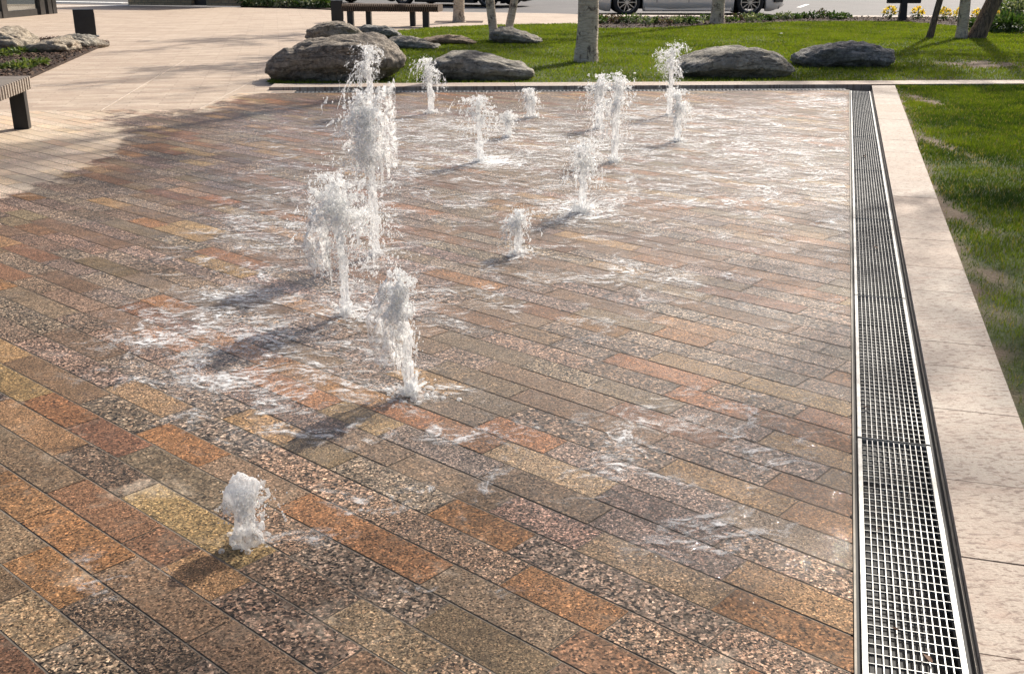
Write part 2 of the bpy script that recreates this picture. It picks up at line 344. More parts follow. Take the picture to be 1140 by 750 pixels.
# ------------------------------------------------------------------ setting: levels and outlines
def sheet(name, pts, z, mat, depth=0.15):
    return MB().prism([(p[0], p[1]) for p in pts], z - depth, z).build(name, mat, kind='structure')
g_ = 600.0
MB().add([(-g_, -g_, -0.32), (g_, -g_, -0.32), (g_, g_, -0.32), (-g_, g_, -0.32)], [(0, 1, 2, 3)]).build('ground', M['ground'], kind='structure')

DL0, DL1 = G(958.2, 750), G(947.2, 140)                 # left edge of the drain
dd = Vector((DL1.x - DL0.x, DL1.y - DL0.y)).normalized() # along the drain
dn = Vector((dd.y, -dd.x))                               # to its right
BL, BR = G(300, 104), G(960, 100.5)
bd = Vector((BR.x - BL.x, BR.y - BL.y)).normalized(); bn = Vector((-bd.y, bd.x))
def isect(p, u, q, v):
    d = u.x * v.y - u.y * v.x; w = Vector((q[0] - p[0], q[1] - p[1])); k = (w.x * v.y - w.y * v.x) / d
    return Vector((p[0] + u.x * k, p[1] + u.y * k))
DW, KW = 0.212, 0.245
v2 = lambda p: Vector((p[0], p[1]))
D0 = v2(DL0); B0 = v2(BL)
corner = isect(D0, dd, B0, bd)
def dpt(s, off): return D0 + dd * s + dn * off           # along the drain from the frame bottom
S_END = (corner - D0).length
def on_back(off_along, back): # where a line parallel to the drain meets the back line moved back
    return isect(D0 + dn * off_along, dd, B0 + bn * back, bd)

# plaza (dry slabs) behind the fountain floor
WA, WB = G(-260, 128.5), G(225, 121)                    # joint between pavers and dry slabs
WC = G(292, 93)
wdir = (v2(WC) - v2(WB)).normalized()
kerbline = [G(x, y) for x, y in ((-500, 5), (60, 5), (372, 10.5), (500, 13.5), (610, 15), (660, 16.6), (790, 17.4), (1000, 17.8), (1150, 17.6), (1700, 17))]
front_left = isect(v2(WB), wdir, B0 + bn * -0.0, bd)
plaza_pts = [v2(WA), v2(WB), front_left, B0 + bd * 0.25 + bn * 0.0, B0 + bd * 0.25 + bn * 0.25, G(300, 92).xy, G(330, 60).xy, G(425, 37).xy, G(490, 31.3).xy, G(560, 28.6).xy, G(640, 27.4).xy, G(665, 27).xy, G(672, 20).xy] + [k.xy for k in reversed(kerbline[1:6])] + [G(-500, 5).xy]
sheet('plaza_paving', plaza_pts, 0.0, M['plaza'])
for (a, b, w) in (((222, 121.5), (318, 72), 0.012), ((112, 123.5), (206, 67), 0.010), ((275, 94), (300, 93.8), 0.02)):
    A, B = G(*a).xy, G(*b).xy; u = (B - A).normalized(); nn = Vector((-u.y, u.x)) * w / 2
    MB().prism([A - nn, B - nn, B + nn, A + nn], -0.02, 0.004).build('paving_joint', M['strip'], kind='structure')
# pavement between bed and road, road, kerb
kb = [k.xy for k in kerbline]
sheet('pavement', [G(672, 20).xy, G(720, 19.2).xy, G(800, 18.9).xy, G(880, 19.2).xy, G(1000, 19.6).xy, G(1150, 19.2).xy, G(1700, 18.5).xy] + list(reversed(kb[5:])), 0.001, M['strip'])
MB().prism([k + Vector((0, 0.004)) for k in kb] + [Vector((40, 75)), Vector((-40, 75))], -0.25, -0.12).build('road', M['asphalt'], kind='structure')
for a, b in (((889, 8.6), (899, 5.0)),):
    A, B = G(*a, -0.116).xy, G(*b, -0.116).xy; u = (B - A).normalized(); nn = Vector((-u.y, u.x)) * 0.07
    MB().prism([A - nn, B - nn, B + nn, A + nn], -0.14, -0.116).build('road_marking', M['paint_line'], kind='structure')

# ------------------------------------------------------------------ fountain floor: individual pavers in one sheet
rs = np.random.RandomState(7)
TH = R(-48.5)
ud = Vector((math.sin(TH), math.cos(TH))); vd = Vector((math.cos(TH), -math.sin(TH)))
V0, RW = 0.7155, 0.119
def uv(p): return p[0] * ud.x + p[1] * ud.y, p[0] * vd.x + p[1] * vd.y
joints_px = [(79,712),(34,614),(103,661),(134,626),(170,590),(214,616),(272,650),(251,693),(395,728),(221,736),(384,676),(500,632),(590,599),(581,635),(484,680),(495,732),(630,712),(661,599),(692,687),(814,594),(811,661),(824,629),(807,700),(836,744),(95,495),(88,536),(60,566),(2,493),(11,523),(106,466),(166,497),(182,472),(169,540),(137,426),(266,500),(333,554),(299,502),(412,552),(456,508),(500,559),(555,521),(567,556),(560,494),(549,466),(489,468),(585,455),(626,494),(673,545),(672,572),(586,434),(740,487),(689,450),(747,515),(815,486),(857,483),(680,543),(813,566),(884,561),(860,533),(845,459),(749,434)]
C_ = dict(O=(0.50, 0.235, 0.082, 0.60), R=(0.31, 0.145, 0.065, 0.6), T=(0.56, 0.37, 0.165, 0.62), Y=(0.62, 0.46, 0.27, 0.70), B=(0.31, 0.21, 0.125, 0.55), L=(0.36, 0.28, 0.185, 0.55), G=(0.31, 0.26, 0.222, 1.0), D=(0.20, 0.15, 0.122, 1.0), P=(0.36, 0.27, 0.215, 1.0))
seeds_px = [((15,722),'R'),((48,678),'Y'),((65,637),'O'),((134,685),'D'),((180,649),'B'),((110,735),'P'),((31,545),'O'),((55,516),'B'),((55,468),'T'),((134,478),'R'),((211,487),'O'),((125,516),'D'),((202,554),'L'),((178,444),'Y'),((204,594),'T'),((240,635),'T'),((369,514),'B'),((393,574),'O'),((460,611),'O'),((544,584),'O'),((453,700),'Y'),((544,704),'B'),((606,652),'T'),((507,528),'B'),((584,535),'L'),((620,545),'B'),((500,478),'O'),((584,478),'O'),((555,442),'L'),((622,442),'B'),((735,625),'Y'),((656,724),'R'),((656,666),'O'),((848,704),'O'),((841,635),'T'),((739,467),'R'),((713,473),'B'),((726,570),'L'),((800,533),'T'),((850,573),'L'),((773,441),'T'),((823,454),'O'),((897,494),'T'),((923,552),'O'),((739,583),'D'),((330,445),'P'),((380,435),'O'),((240,735),'B'),((420,735),'B'),((290,420),'O'),((160,470),'G'),((70,330),'L'),((30,280),'R'),((90,390),'R'),((60,372),'B')]
cuts = {}
for q in joints_px:
    u, v = uv(G(*q)); cuts.setdefault(math.floor((v - V0) / RW), []).append(u)
def clip(poly, p, n):
    out = []
    for i in range(len(poly)):
        a, b = poly[i], poly[(i + 1) % len(poly)]; da, db = (a - p).dot(n), (b - p).dot(n)
        if da <= 0: out.append(a)
        if (da < 0 < db) or (db < 0 < da): out.append(a + (b - a) * (da / (da - db)))
    return out
wa, wb = v2(WA), v2(WB); wu = (wb - wa).normalized(); wn_ = Vector((-wu.y, wu.x))
wleft = Vector((-wdir.y, wdir.x))
DRY = []                                                # dryness seen in world space: (centre, rx, ry)
DRYP = [(20, 178, 70, 36), (-120, 190, 190, 60), (-60, 150, 140, 30), (25, 140, 50, 10), (-250, 260, 150, 60)]
FILM = [(640, 190, 420, 95), (500, 330, 300, 90), (420, 430, 200, 60), (760, 330, 260, 120), (400, 140, 150, 40), (640, 480, 260, 70), (300, 400, 150, 50), (800, 560, 200, 80)]
def ell(px, py, rx, ry):
    c = G(px, py); k = (G(px + 1, py) - c).length
    return c.x, c.y, rx * k, abs(G(px, py - ry).y - G(px, py + ry).y) / 2
DRYE = [ell(*e) for e in DRYP]; FILME = [ell(*e) for e in FILM]
def smooth(x): x = np.clip(x, 0, 1); return x * x * (3 - 2 * x)
def wet_of(X, Y):
    w = np.full(X.shape, 0.66)
    for (cx, cy, rx, ry) in FILME:
        d = np.sqrt(((X - cx) / rx) ** 2 + ((Y - cy) / ry) ** 2); w = np.maximum(w, 0.66 + 0.5 * smooth(1.5 - d))
    for (cx, cy, rx, ry) in DRYE:
        d = np.sqrt(((X - cx) / rx) ** 2 + ((Y - cy) / ry) ** 2); w = w - 0.75 * smooth(1.4 - d)
    dist = (X - wa.x) * wn_.x + (Y - wa.y) * wn_.y      # near the dry slabs the floor dries out
    w = w - np.where(X < wb.x + 0.2, 0.20 * smooth((dist + 1.0) / 1.0), 0.0)
    return np.clip(w, -0.2, 1.2)
PV, PF, PC, PR = [], [], [], []
kinds = ['G', 'D', 'P', 'B', 'L', 'T', 'O', 'R', 'Y']; probs = [.36, .09, .12, .13, .08, .07, .07, .06, .02]
gap_v, gap_u, seg = 0.0030, 0.0018, 0.13
seed_uv = [(uv(G(*q)), k) for q, k in seeds_px]
for r in range(-14, 110):
    va = V0 + RW * r; vb = va + RW
    cu = sorted(cuts.get(r, []))
    lo, hi = -4.5, 14.5
    if cu:
        clean = [cu[0]]
        for c in cu[1:]:
            if c - clean[-1] > 0.12: clean.append(c)
        out = [clean[0]]
        for c in clean[1:]:
            while c - out[-1] > 0.66: out.append(out[-1] + rs.uniform(0.3, 0.45))
            if c - out[-1] > 0.1: out.append(c)
        lst = out
    else: lst = [rs.uniform(0, 0.5)]
    while lst[0] > lo: lst.insert(0, lst[0] - rs.uniform(0.22, 0.56))
    while lst[-1] < hi: lst.append(lst[-1] + rs.uniform(0.22, 0.56))
    for a, b in zip(lst[:-1], lst[1:]):
        cen = ud * ((a + b) / 2) + vd * ((va + vb) / 2)
        if cen.y < 0.9 or cen.y > 12.6 or abs(cen.x) > cen.y * 0.62 + 1.6: continue
        kind = None
        for (su, sv), k in seed_uv:
            if va <= sv < vb and a <= su < b: kind = k
        if kind is None: kind = rs.choice(kinds, p=probs)
        base = np.array(C_[kind]); rgb = (base[:3] * 0.62 + np.array([0.30, 0.225, 0.175]) * 0.38) * rs.uniform(0.84, 1.16) * (1 + rs.uniform(-0.05, 0.05, 3)); col = (*rgb, base[3]); rnd = rs.rand(); dz = rs.uniform(-0.0006, 0.0006)
        n = max(1, round((b - a) / seg))
        for i in range(n):
            u0 = a + gap_u + (b - a - 2 * gap_u) * i / n; u1 = a + gap_u + (b - a - 2 * gap_u) * (i + 1) / n
            quad = [ud * u0 + vd * (va + gap_v), ud * u1 + vd * (va + gap_v), ud * u1 + vd * (vb - gap_v), ud * u0 + vd * (vb - gap_v)]
            quad.reverse()
            q = clip(quad, D0 - dn * 0.014, dn); 
            if len(q) < 3: continue
            for part in (0, 1):
                w = clip(q, wa, wn_) if part == 0 else clip(clip(q, wa, -wn_), wb, wleft)
                if part == 1 and len(w) >= 3: w = clip(w, B0, bn)
                if part == 0 and len(w) >= 3: w = clip(w, B0, bn)
                if len(w) < 3: continue
                k = len(PV)
                PV.extend([(p.x, p.y, dz) for p in w]); PF.append(tuple(range(k, k + len(w)))); PC.extend([col] * len(w)); PR.extend([rnd] * len(w))
me = bpy.data.meshes.new('fountain_floor'); me.from_pydata(PV, [], PF); me.update()
pv = np.array(PV)
for nm, ty, arr in (('bcol', 'FLOAT_COLOR', np.array(PC)), ('rnd', 'FLOAT', np.array(PR)), ('wet', 'FLOAT', wet_of(pv[:, 0], pv[:, 1]))):
    at = me.attributes.new(nm, ty, 'POINT'); at.data.foreach_set('color' if 'COLOR' in ty else 'value', arr.astype(np.float32).ravel())
link_mesh('fountain_floor', me, M['paver'], kind='structure')
bed = [Vector((-16, 0.2)), dpt(-1.5, -0.02), corner - dn * 0.013, front_left, v2(WB), v2(WA), Vector((-16, 9.9))]
sheet('paver_bedding', bed, -0.0015, M['mortar'], 0.12)

# ------------------------------------------------------------------ drain, kerbs
S0 = -1.6
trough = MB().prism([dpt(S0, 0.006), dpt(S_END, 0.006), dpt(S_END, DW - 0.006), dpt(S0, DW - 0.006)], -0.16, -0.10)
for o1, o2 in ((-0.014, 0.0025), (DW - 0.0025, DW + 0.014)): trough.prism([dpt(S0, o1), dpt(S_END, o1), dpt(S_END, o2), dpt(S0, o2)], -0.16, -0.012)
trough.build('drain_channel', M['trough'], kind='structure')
for o1, o2 in ((-0.012, -0.007), (DW + 0.011, DW + 0.016)):
    MB().prism([dpt(S0, o1), dpt(S_END, o1), dpt(S_END, o2), dpt(S0, o2)], -0.10, 0.003).build('drain_edge', M['dulledge'], kind='structure')
sj = (v2(G(953, 486)) - D0).dot(dd)
LEN = 1.5
gnames = ['galvanised mesh drain grate nearest the camera, running out of the bottom of the photo', 'galvanised mesh drain grate just past the visible joint, with dark specks caught in it']
starts = [sj - LEN + 0.0] ; s = sj
ends = []
spans = [(S0, sj)]
while s < S_END - 0.3:
    e = min(s + LEN, S_END - 0.02); spans.append((s, e)); s = e
ordn = ['third', 'fourth', 'fifth', 'sixth', 'seventh', 'eighth']
for i, (a, b) in enumerate(spans):
    lab = gnames[i] if i < 2 else ('galvanised mesh drain grate that ends at the far corner of the fountain floor' if i == len(spans) - 1 else 'galvanised mesh drain grate, %s from the camera along the pale kerb' % ordn[i - 2])
    root = empty('drain_grate', (*dpt((a + b) / 2, DW / 2), 0), 0, lab, 'drain grate', 'drain grates along the kerb')
    c0 = dpt((a + b) / 2, DW / 2); ang = math.atan2(dd.y, dd.x); Mz = Matrix.Rotation(ang, 3, 'Z'); L = b - a - 0.012
    def loc(x, y): return Mz @ Vector((x, y, 0))
    fr = MB()
    for y in (-DW / 2 + 0.0095, DW / 2 - 0.0095): fr.box(loc(0, y) + Vector((0, 0, -0.012)), (L, 0.0115, 0.024), Mz)
    for x in (-L / 2 + 0.00125, L / 2 - 0.00125): fr.box(loc(x, 0) + Vector((0, 0, -0.013)), (0.0025, DW - 0.031, 0.022), Mz)
    fr.build('grate_frame', M['steel'], root, bevel=0.001)
    br = MB(); inner = DW - 0.031; pit = inner / 12
    for k in range(1, 12): br.box(loc(0, -inner / 2 + pit * k) + Vector((0, 0, -0.007)), (L - 0.006, 0.0022, 0.010), Mz)
    nr = round(L / 0.035)
    for k in range(1, nr): br.box(loc(-L / 2 + L * k / nr, 0) + Vector((0, 0, -0.0055)), (0.0016, DW - 0.031, 0.005), Mz)
    br.build('grate_bars', M['steel'], root)
# slot drain and kerb along the back
e0 = B0 + bd * -0.05
ke = on_back(DW + 0.02, 0)
def band(name, a0, a1, b0, b1, z0, z1, mat, kind='structure'):
    return MB().prism([B0 + bd * a0 + bn * b0, B0 + bd * a1 + bn * b0, B0 + bd * a1 + bn * b1, B0 + bd * a0 + bn * b1], z0, z1).build(name, mat, kind=kind)
LB = (corner - B0).dot(bd)
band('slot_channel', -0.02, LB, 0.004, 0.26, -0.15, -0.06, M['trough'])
sg = empty('slot_grate', (*(B0 + bd * LB / 2), 0), 0, 'narrow grey perforated slot grate along the back edge of the fountain floor', 'drain grate')
sb = MB(); Mb = Matrix.Rotation(math.atan2(bd.y, bd.x), 3, 'Z'); cB = B0 + bd * (LB / 2)
for k in range(150):
    p = bd * (-LB / 2 + 0.03 + (LB - 0.06) * k / 149) + bn * 0.075; sb.box((p.x, p.y, -0.008), (0.016, 0.10, 0.014), Mb)
sb.build('grate_bars', M['steel'], sg)
sf = MB()
for o in (0.017, 0.135): p = bn * o; sf.box((p.x, p.y, -0.007), (LB - 0.02, 0.016, 0.02), Mb)
sf.build('grate_frame', M['steel'], sg)
KH = 0.022
kv = MB()
kr, rnds = [], []
def slab(q, z0, z1):
    n0 = len(kv.v); kv.prism(q, z0, z1); rnds.extend([rs.rand() ** 2] * (len(kv.v) - n0))
# right kerb, slab by slab
ys = [900, 735, 627, 540, 460, 411, 384, 327, 300, 269, 244, 222, 204, 188, 172, 158, 146, 135, 126, 118, 111, 105, 99]
ss = [(v2(G(1030 + (y - 460) * 0.18, y)) - D0).dot(dd) for y in ys]
kb_end0 = on_back(DW + 0.02, 0.24); kb_end1 = on_back(DW + 0.02 + KW, 0.24)
for i in range(len(ss)):
    a = ss[i] + 0.002; b = (ss[i + 1] - 0.002) if i + 1 < len(ss) else 99
    q = [dpt(a, DW + 0.018), dpt(a, DW + 0.022 + KW), dpt(b, DW + 0.022 + KW), dpt(b, DW + 0.018)]
    q = clip(q, B0 + bn * 0.262, bn)
    if len(q) >= 3: slab(q, -0.14, KH + rs.uniform(-0.0008, 0.0008))
# back kerb: in slabs too, going on to the right past the corner
a = -0.05
while a < LB + 5.5:
    b = a + 0.9
    slab([B0 + bd * (a + 0.002) + bn * 0.265, B0 + bd * (b - 0.002) + bn * 0.265, B0 + bd * (b - 0.002) + bn * 0.62, B0 + bd * (a + 0.002) + bn * 0.62], -0.14, KH + 0.012)
    a = b
# slab path that starts at the lower right, beyond the turf
q0 = dpt((v2(G(1133, 505)) - D0).dot(dd), DW + 0.03 + KW)
slab([q0, q0 + dn * 2.5, q0 + dn * 2.5 - dd * 2.2, q0 - dd * 2.2], -0.14, KH - 0.004)
ko = kv.build('kerb', M['kerb'], kind='structure', fix=False)
at = ko.data.attributes.new('rnd', 'FLOAT', 'POINT'); at.data.foreach_set('value', np.array(rnds, np.float32))

# ------------------------------------------------------------------ lawns
def inside(P, X, Y):
    c = np.zeros(X.shape, bool); n = len(P)
    for i in range(n):
        x1, y1 = P[i][0], P[i][1]; x2, y2 = P[(i + 1) % n][0], P[(i + 1) % n][1]
        k = ((y1 > Y) != (y2 > Y)) & (X < (x2 - x1) * (Y - y1) / (y2 - y1 + 1e-12) + x1); c ^= k
    return c
def vnoise(X, Y, s, seed, octs=3):
    out = np.zeros(X.shape); amp, tot = 1.0, 0
    for o in range(octs):
        r2 = np.random.RandomState(seed + o); T = r2.rand(64, 64); x = X * s; y = Y * s; xi = np.floor(x).astype(int); yi = np.floor(y).astype(int); fx = smooth(x - xi); fy = smooth(y - yi)
        g = lambda a, b: T[a % 64, b % 64]
        out += amp * (g(xi, yi) * (1 - fx) * (1 - fy) + g(xi + 1, yi) * fx * (1 - fy) + g(xi, yi + 1) * (1 - fx) * fy + g(xi + 1, yi + 1) * fx * fy); tot += amp; amp *= 0.5; s *= 2.03
    return out / tot
kedge = DW + 0.025 + KW
lawnR = [q0, dpt(S_END + 3, kedge), isect(D0 + dn * kedge, dd, B0 + bn * 0.26, bd), B0 + bd * (LB + 5.0) + bn * 0.26, q0 + dn * 6]
lawnR = [q0, isect(D0 + dn * kedge, dd, B0 + bn * 0.262, bd), B0 + bd * (LB + 5.3) + bn * 0.262, Vector((8.5, 9.0)), q0 + dn * 2.6]
backedge = [(425, 37), (490, 31.3), (560, 28.6), (640, 27.4), (665, 33), (720, 32.6), (770, 30.5), (820, 27.5), (900, 25), (1000, 25), (1060, 30), (1140, 38), (1330, 46)]
lawnB = [B0 + bd * 0.1 + bn * 0.62, B0 + bd * (LB + 5.3) + bn * 0.62, Vector((14.0, 14.0))] + [G(x, y).xy for x, y in reversed(backedge)] + [G(330, 60).xy, G(298, 93).xy]
bare_spots = [(1095, 73, 45, 4, 1.0), (1065, 92, 55, 2.5, 0.9), (700, 94, 60, 2, 0.5), (1085, 300, 22, 25, 0.7), (1068, 240, 18, 18, 0.8), (1110, 350, 25, 20, 0.5), (1040, 160, 14, 25, 0.6), (1020, 110, 14, 10, 0.7), (1100, 420, 14, 25, 0.6), (1120, 470, 12, 20, 0.5)]
bareE = [(*ell(*e[:4]), e[4]) for e in bare_spots]
def bare_of(X, Y):
    b = np.zeros(X.shape)
    for (cx, cy, rx, ry, am) in bareE:
        rx, ry = rx * 1.15, ry * 1.15
        d2 = ((X - cx) / rx) ** 2 + ((Y - cy) / ry) ** 2; b = np.maximum(b, am * np.exp(-d2))
    off = (X - D0.x) * dn.x + (Y - D0.y) * dn.y - kedge
    b = np.maximum(b, np.where((off > -0.1) & (Y < 11.9), 0.62 * np.exp(-np.maximum(off, 0) / 0.10), 0))
    return np.clip(b * (0.1 + 1.9 * vnoise(X, Y, 5.0, 3)), 0, 1)
def lawn(poly, z, step):
    xs = [p[0] for p in poly]; ys_ = [p[1] for p in poly]
    X, Y = np.meshgrid(np.arange(min(xs) - step, max(xs) + step, step), np.arange(min(ys_) - step, max(ys_) + step, step), indexing='ij')
    n, m = X.shape; idx = np.arange(n * m).reshape(n, m)
    F = np.stack([idx[:-1, :-1], idx[1:, :-1], idx[1:, 1:], idx[:-1, 1:]], -1).reshape(-1, 4)
    ctr_x = (X[:-1, :-1] + step / 2).ravel(); ctr_y = (Y[:-1, :-1] + step / 2).ravel(); F = F[inside(poly, ctr_x, ctr_y)]
    Z = z + 0.02 * (vnoise(X, Y, 1.1, 9) - 0.5)
    np_mesh('lawn', np.stack([X.ravel(), Y.ravel(), Z.ravel()], -1), F, M['lawn'], kind='structure', smooth=True, attrs={'bare': ('FLOAT', 'POINT', bare_of(X.ravel(), Y.ravel()))})
lawnRs = [q0 - dn * .1, isect(D0 + dn * (kedge - .1), dd, B0 + bn * 0.35, bd), B0 + bd * (LB + 5.3) + bn * 0.35, Vector((8.5, 9.0)), q0 + dn * 2.6]
lawnBs = [B0 + bd * 0.12 + bn * 0.5, B0 + bd * (LB + 5.3) + bn * 0.5] + lawnB[2:]
lawn(lawnRs, 0.008, 0.04); lawn(lawnBs, 0.012, 0.08)
def blades(name, poly, N, h0, h1, w, z, seed, label, tone=0.0):
    r2 = np.random.RandomState(seed); xs = [p[0] for p in poly]; ys_ = [p[1] for p in poly]
    X = r2.uniform(min(xs), max(xs), N * 4); Y = r2.uniform(min(ys_), max(ys_), N * 4)
    ok = inside(poly, X, Y) & (np.abs(X) < Y * 0.62 + 1.1); X, Y = X[ok], Y[ok]
    ok = r2.rand(len(X)) > bare_of(X, Y) * 1.25; X, Y = X[ok][:N], Y[ok][:N]; n = len(X)
    dist = np.hypot(X, Y); nz = vnoise(X, Y, 1.6, 21); nz2 = vnoise(X, Y, 7.0, 31)
    h = (h0 + (h1 - h0) * r2.rand(n)) * (0.65 + 0.7 * nz2); a = r2.uniform(0, 2 * np.pi, n); wd = w * np.clip(dist / 5.0, 0.7, 4.0) * r2.uniform(0.7, 1.3, n)
    lean = h * r2.uniform(0.1, 0.9, n); la = r2.uniform(0, 2 * np.pi, n)
    V = np.zeros((n, 3, 3)); V[:, 0] = np.stack([X - np.cos(a) * wd, Y - np.sin(a) * wd, np.full(n, z)], -1); V[:, 1] = np.stack([X + np.cos(a) * wd, Y + np.sin(a) * wd, np.full(n, z)], -1)
    V[:, 2] = np.stack([X + np.cos(la) * lean, Y + np.sin(la) * lean, z + h], -1)
    t = np.clip(0.5 + tone + 1.5 * (nz - 0.5) + 0.7 * (nz2 - .5) + r2.normal(0, 0.18, n), 0, 1)[:, None]
    c = (1 - t) * np.array([0.028, 0.055, 0.007]) + t * np.array([0.165, 0.205, 0.016])
    dry = (r2.rand(n) < 0.05 + 0.25 * bare_of(X, Y)); c[dry] = np.array([0.26, 0.2, 0.09])
    c = np.concatenate([c, np.ones((n, 1))], 1)
    o = np_mesh(name, V.reshape(-1, 3), np.arange(n * 3).reshape(-1, 3), M['leaf'], attrs={'lcol': ('FLOAT_COLOR', 'FACE', c)})
    tag(o, label, 'grass', kind='stuff')
blades('grass', lawnR, 270000, 0.014, 0.036, 0.0020, 0.004, 5, 'short green turf with bare brown patches beside the pale kerb on the right', tone=-0.05)
blades('grass', lawnB, 290000, 0.02, 0.045, 0.0022, 0.006, 6, 'sunlit green lawn behind the fountain, round the boulders and trees', tone=0.35)

# flower bed and planter soil
bedpts = [G(x, y).xy for x, y in ((665, 33.2), (720, 32.8), (770, 30.7), (820, 27.7), (900, 25.2), (1000, 25.2), (1060, 30.2), (1140, 38.2), (1330, 46.2), (1500, 30), (1700, 18.6), (1150, 19.3), (1000, 19.7), (880, 19.3), (800, 19), (720, 19.3), (672, 20.2))]
sheet('flower_bed_soil', bedpts, 0.012, M['soil'])
sheet('planter_soil', [G(x, y).xy for x, y in ((122, 48.5), (32, 88.5), (-120, 150), (-300, 140), (-260, 60), (-40, 50), (60, 44))], 0.03, M['soil'])
sheet('street_bed_soil', [G(x, y).xy for x, y in ((268, 7), (372, 11.6), (372, 6), (268, 3.5))], 0.03, M['soil'])

def mulch(pts, N, size, z, seed, label):
    r2 = np.random.RandomState(seed); xs = [p[0] for p in pts]; ys_ = [p[1] for p in pts]
    X = r2.uniform(min(xs), max(xs), N * 4); Y = r2.uniform(min(ys_), max(ys_), N * 4); ok = inside(pts, X, Y) & (np.abs(X) < Y * .56); X, Y = X[ok][:N], Y[ok][:N]; n = len(X)
    a = r2.uniform(0, 6.283, n); s_ = size * r2.uniform(.4, 1.3, n); w_ = s_ * r2.uniform(.25, .6, n); zz = z + r2.uniform(0, size * .6, n); tl = r2.uniform(-.6, .6, n) * s_
    ca, sa = np.cos(a), np.sin(a); Z0 = np.zeros(n)
    V = np.stack([np.stack([X - ca * s_, Y - sa * s_, zz - tl], -1), np.stack([X + sa * w_, Y - ca * w_, zz + .3 * w_], -1), np.stack([X + ca * s_, Y + sa * s_, zz + tl], -1), np.stack([X - sa * w_, Y + ca * w_, zz], -1)], 1).reshape(-1, 3)
    c = np.array([[0.10, 0.055, 0.035], [0.05, 0.028, 0.02], [0.17, 0.11, 0.07], [0.03, 0.02, 0.015]])[r2.randint(0, 4, n)]; c = np.concatenate([c, np.ones((n, 1))], 1)
    tag(np_mesh('bark_mulch', V, np.arange(n * 4).reshape(-1, 4), M['chips'], attrs={'lcol': ('FLOAT_COLOR', 'FACE', c)}), label, 'mulch', kind='stuff')
mulch([G(x, y).xy for x, y in ((122, 48.5), (32, 88.5), (-120, 150), (-300, 140), (-260, 60), (-40, 50), (60, 44))], 9000, .035, .035, 1, 'dark bark mulch chips in the pointed bed among the rocks at left')
mulch(bedpts, 9000, .04, .012, 2, 'dark bark mulch along the flower bed beside the street')

# ------------------------------------------------------------------ boulders
def boulder(name, px0, px1, py_top, py_base, depth, prof, mat, seed, label, cat='boulder', group='boulders round the fountain', rough=1.0, zoff=0.0, lean=0.0):
    """shaped from its length, height profile (left to right) and depth"""
    c = G((px0 + px1) / 2, py_base); k = (G((px0 + px1) / 2 + 1, py_base) - c).length
    c.y += depth * 0.42
    sc = pixel((c.x, c.y, 0)); kk = 1.0 / (FPX / (c.y * cP + CAM_H * sP))
    L = (px1 - px0) * kk / 2 * 1.02
    H = 0.02
    while pixel((c.x, c.y + depth * 0.06, H))[1] > py_top: H += 0.005
    bm = bmesh.new(); bmesh.ops.create_icosphere(bm, subdivisions=6, radius=1.0)
    so = Vector((seed * 13.7, seed * 5.1, seed * 2.3))
    for v in bm.verts:
        p = v.co.normalized(); x, y, z = p
        ex = 0.66
        x = math.copysign(abs(x) ** ex, x); y = math.copysign(abs(y) ** ex, y); z = math.copysign(abs(z) ** 0.72, z)
        f = (x + 1) / 2 * (len(prof) - 1); i = min(int(max(f, 0)), len(prof) - 2); fr = f - i; hh = prof[i] * (1 - fr) + prof[i + 1] * fr
        und = 1.0 if z > -.1 else 1.0 - 0.22 * min(1, -z * 1.4)
        q = Vector((x * L * und, y * depth / 2 * und, H * hh * (0.40 + 0.60 * z) if z > 0 else H * hh * 0.40 + z * 0.55 * H))
        big = min(L, depth / 2, H * 1.3)
        nn = p * 1.0
        d = mn.fractal(nn * 1.1 + so, 1.0, 2.0, 2) * 0.13 * big
        d += (mn.noise(Vector((x * L, y * depth, q.z)) * (3.2 / max(big, .2)) * 0.5 + so)) * 0.06 * big
        cell = mn.voronoi(nn * 1.7 + so)[0]
        d += (cell[1] - cell[0]) * 0.09 * big * rough - 0.03 * big
        d += mn.fractal(Vector(q) * 9 + so, 1.0, 2.1, 5) * 0.020 * rough
        q += p * d
        q.x += lean * q.z
        v.co = q
    bmesh.ops.bisect_plane(bm, geom=bm.verts[:] + bm.edges[:] + bm.faces[:], plane_co=(0, 0, -0.04), plane_no=(0, 0, -1), clear_outer=True)
    me = bpy.data.meshes.new(name); bm.to_mesh(me); bm.free()
    o = link_mesh(name, me, mat, loc=(c.x, c.y, zoff), smooth=True)
    return tag(o, label, cat, group)
boulder('boulder', 296, 443, 37, 93, 0.95, (0.55, 0.78, 0.9, 1.0, 1.0, 0.95, 0.85), M['rock_dark'], 1, 'largest brown granite boulder, at the left end of the lawn by the back kerb', rough=1.2)
boulder('boulder', 338, 402, 25, 48, 0.7, (0.6, 0.85, 1.0, 0.95, 0.7), M['rock_dark'], 2, 'rounded dark boulder peeking up behind the largest boulder')
boulder('boulder', 392, 444, 28.5, 45, 0.7, (0.5, 1.0, 1.0, 1.0, 0.5), M['rock_slate'], 3, 'low flat dark slab boulder in front of the far slatted bench')
boulder('boulder', 428, 487, 40.5, 56, 0.75, (0.9, 1.0, 0.85, 0.6, 0.35), M['rock_grey'], 4, 'small grey boulder sloping to the right beside the largest boulder')
boulder('boulder', 466, 529, 38.5, 51, 0.9, (0.5, 0.85, 1.0, 0.8, 0.35), M['rock_mound'], 5, 'low rusty brown boulder sunk flat in the grass')
boulder('boulder', 547, 603, 30, 50, 0.9, (0.9, 1.0, 0.8, 0.55, 0.3), M['rock_grey'], 6, 'grey boulder with a slanting top against the forked tree')
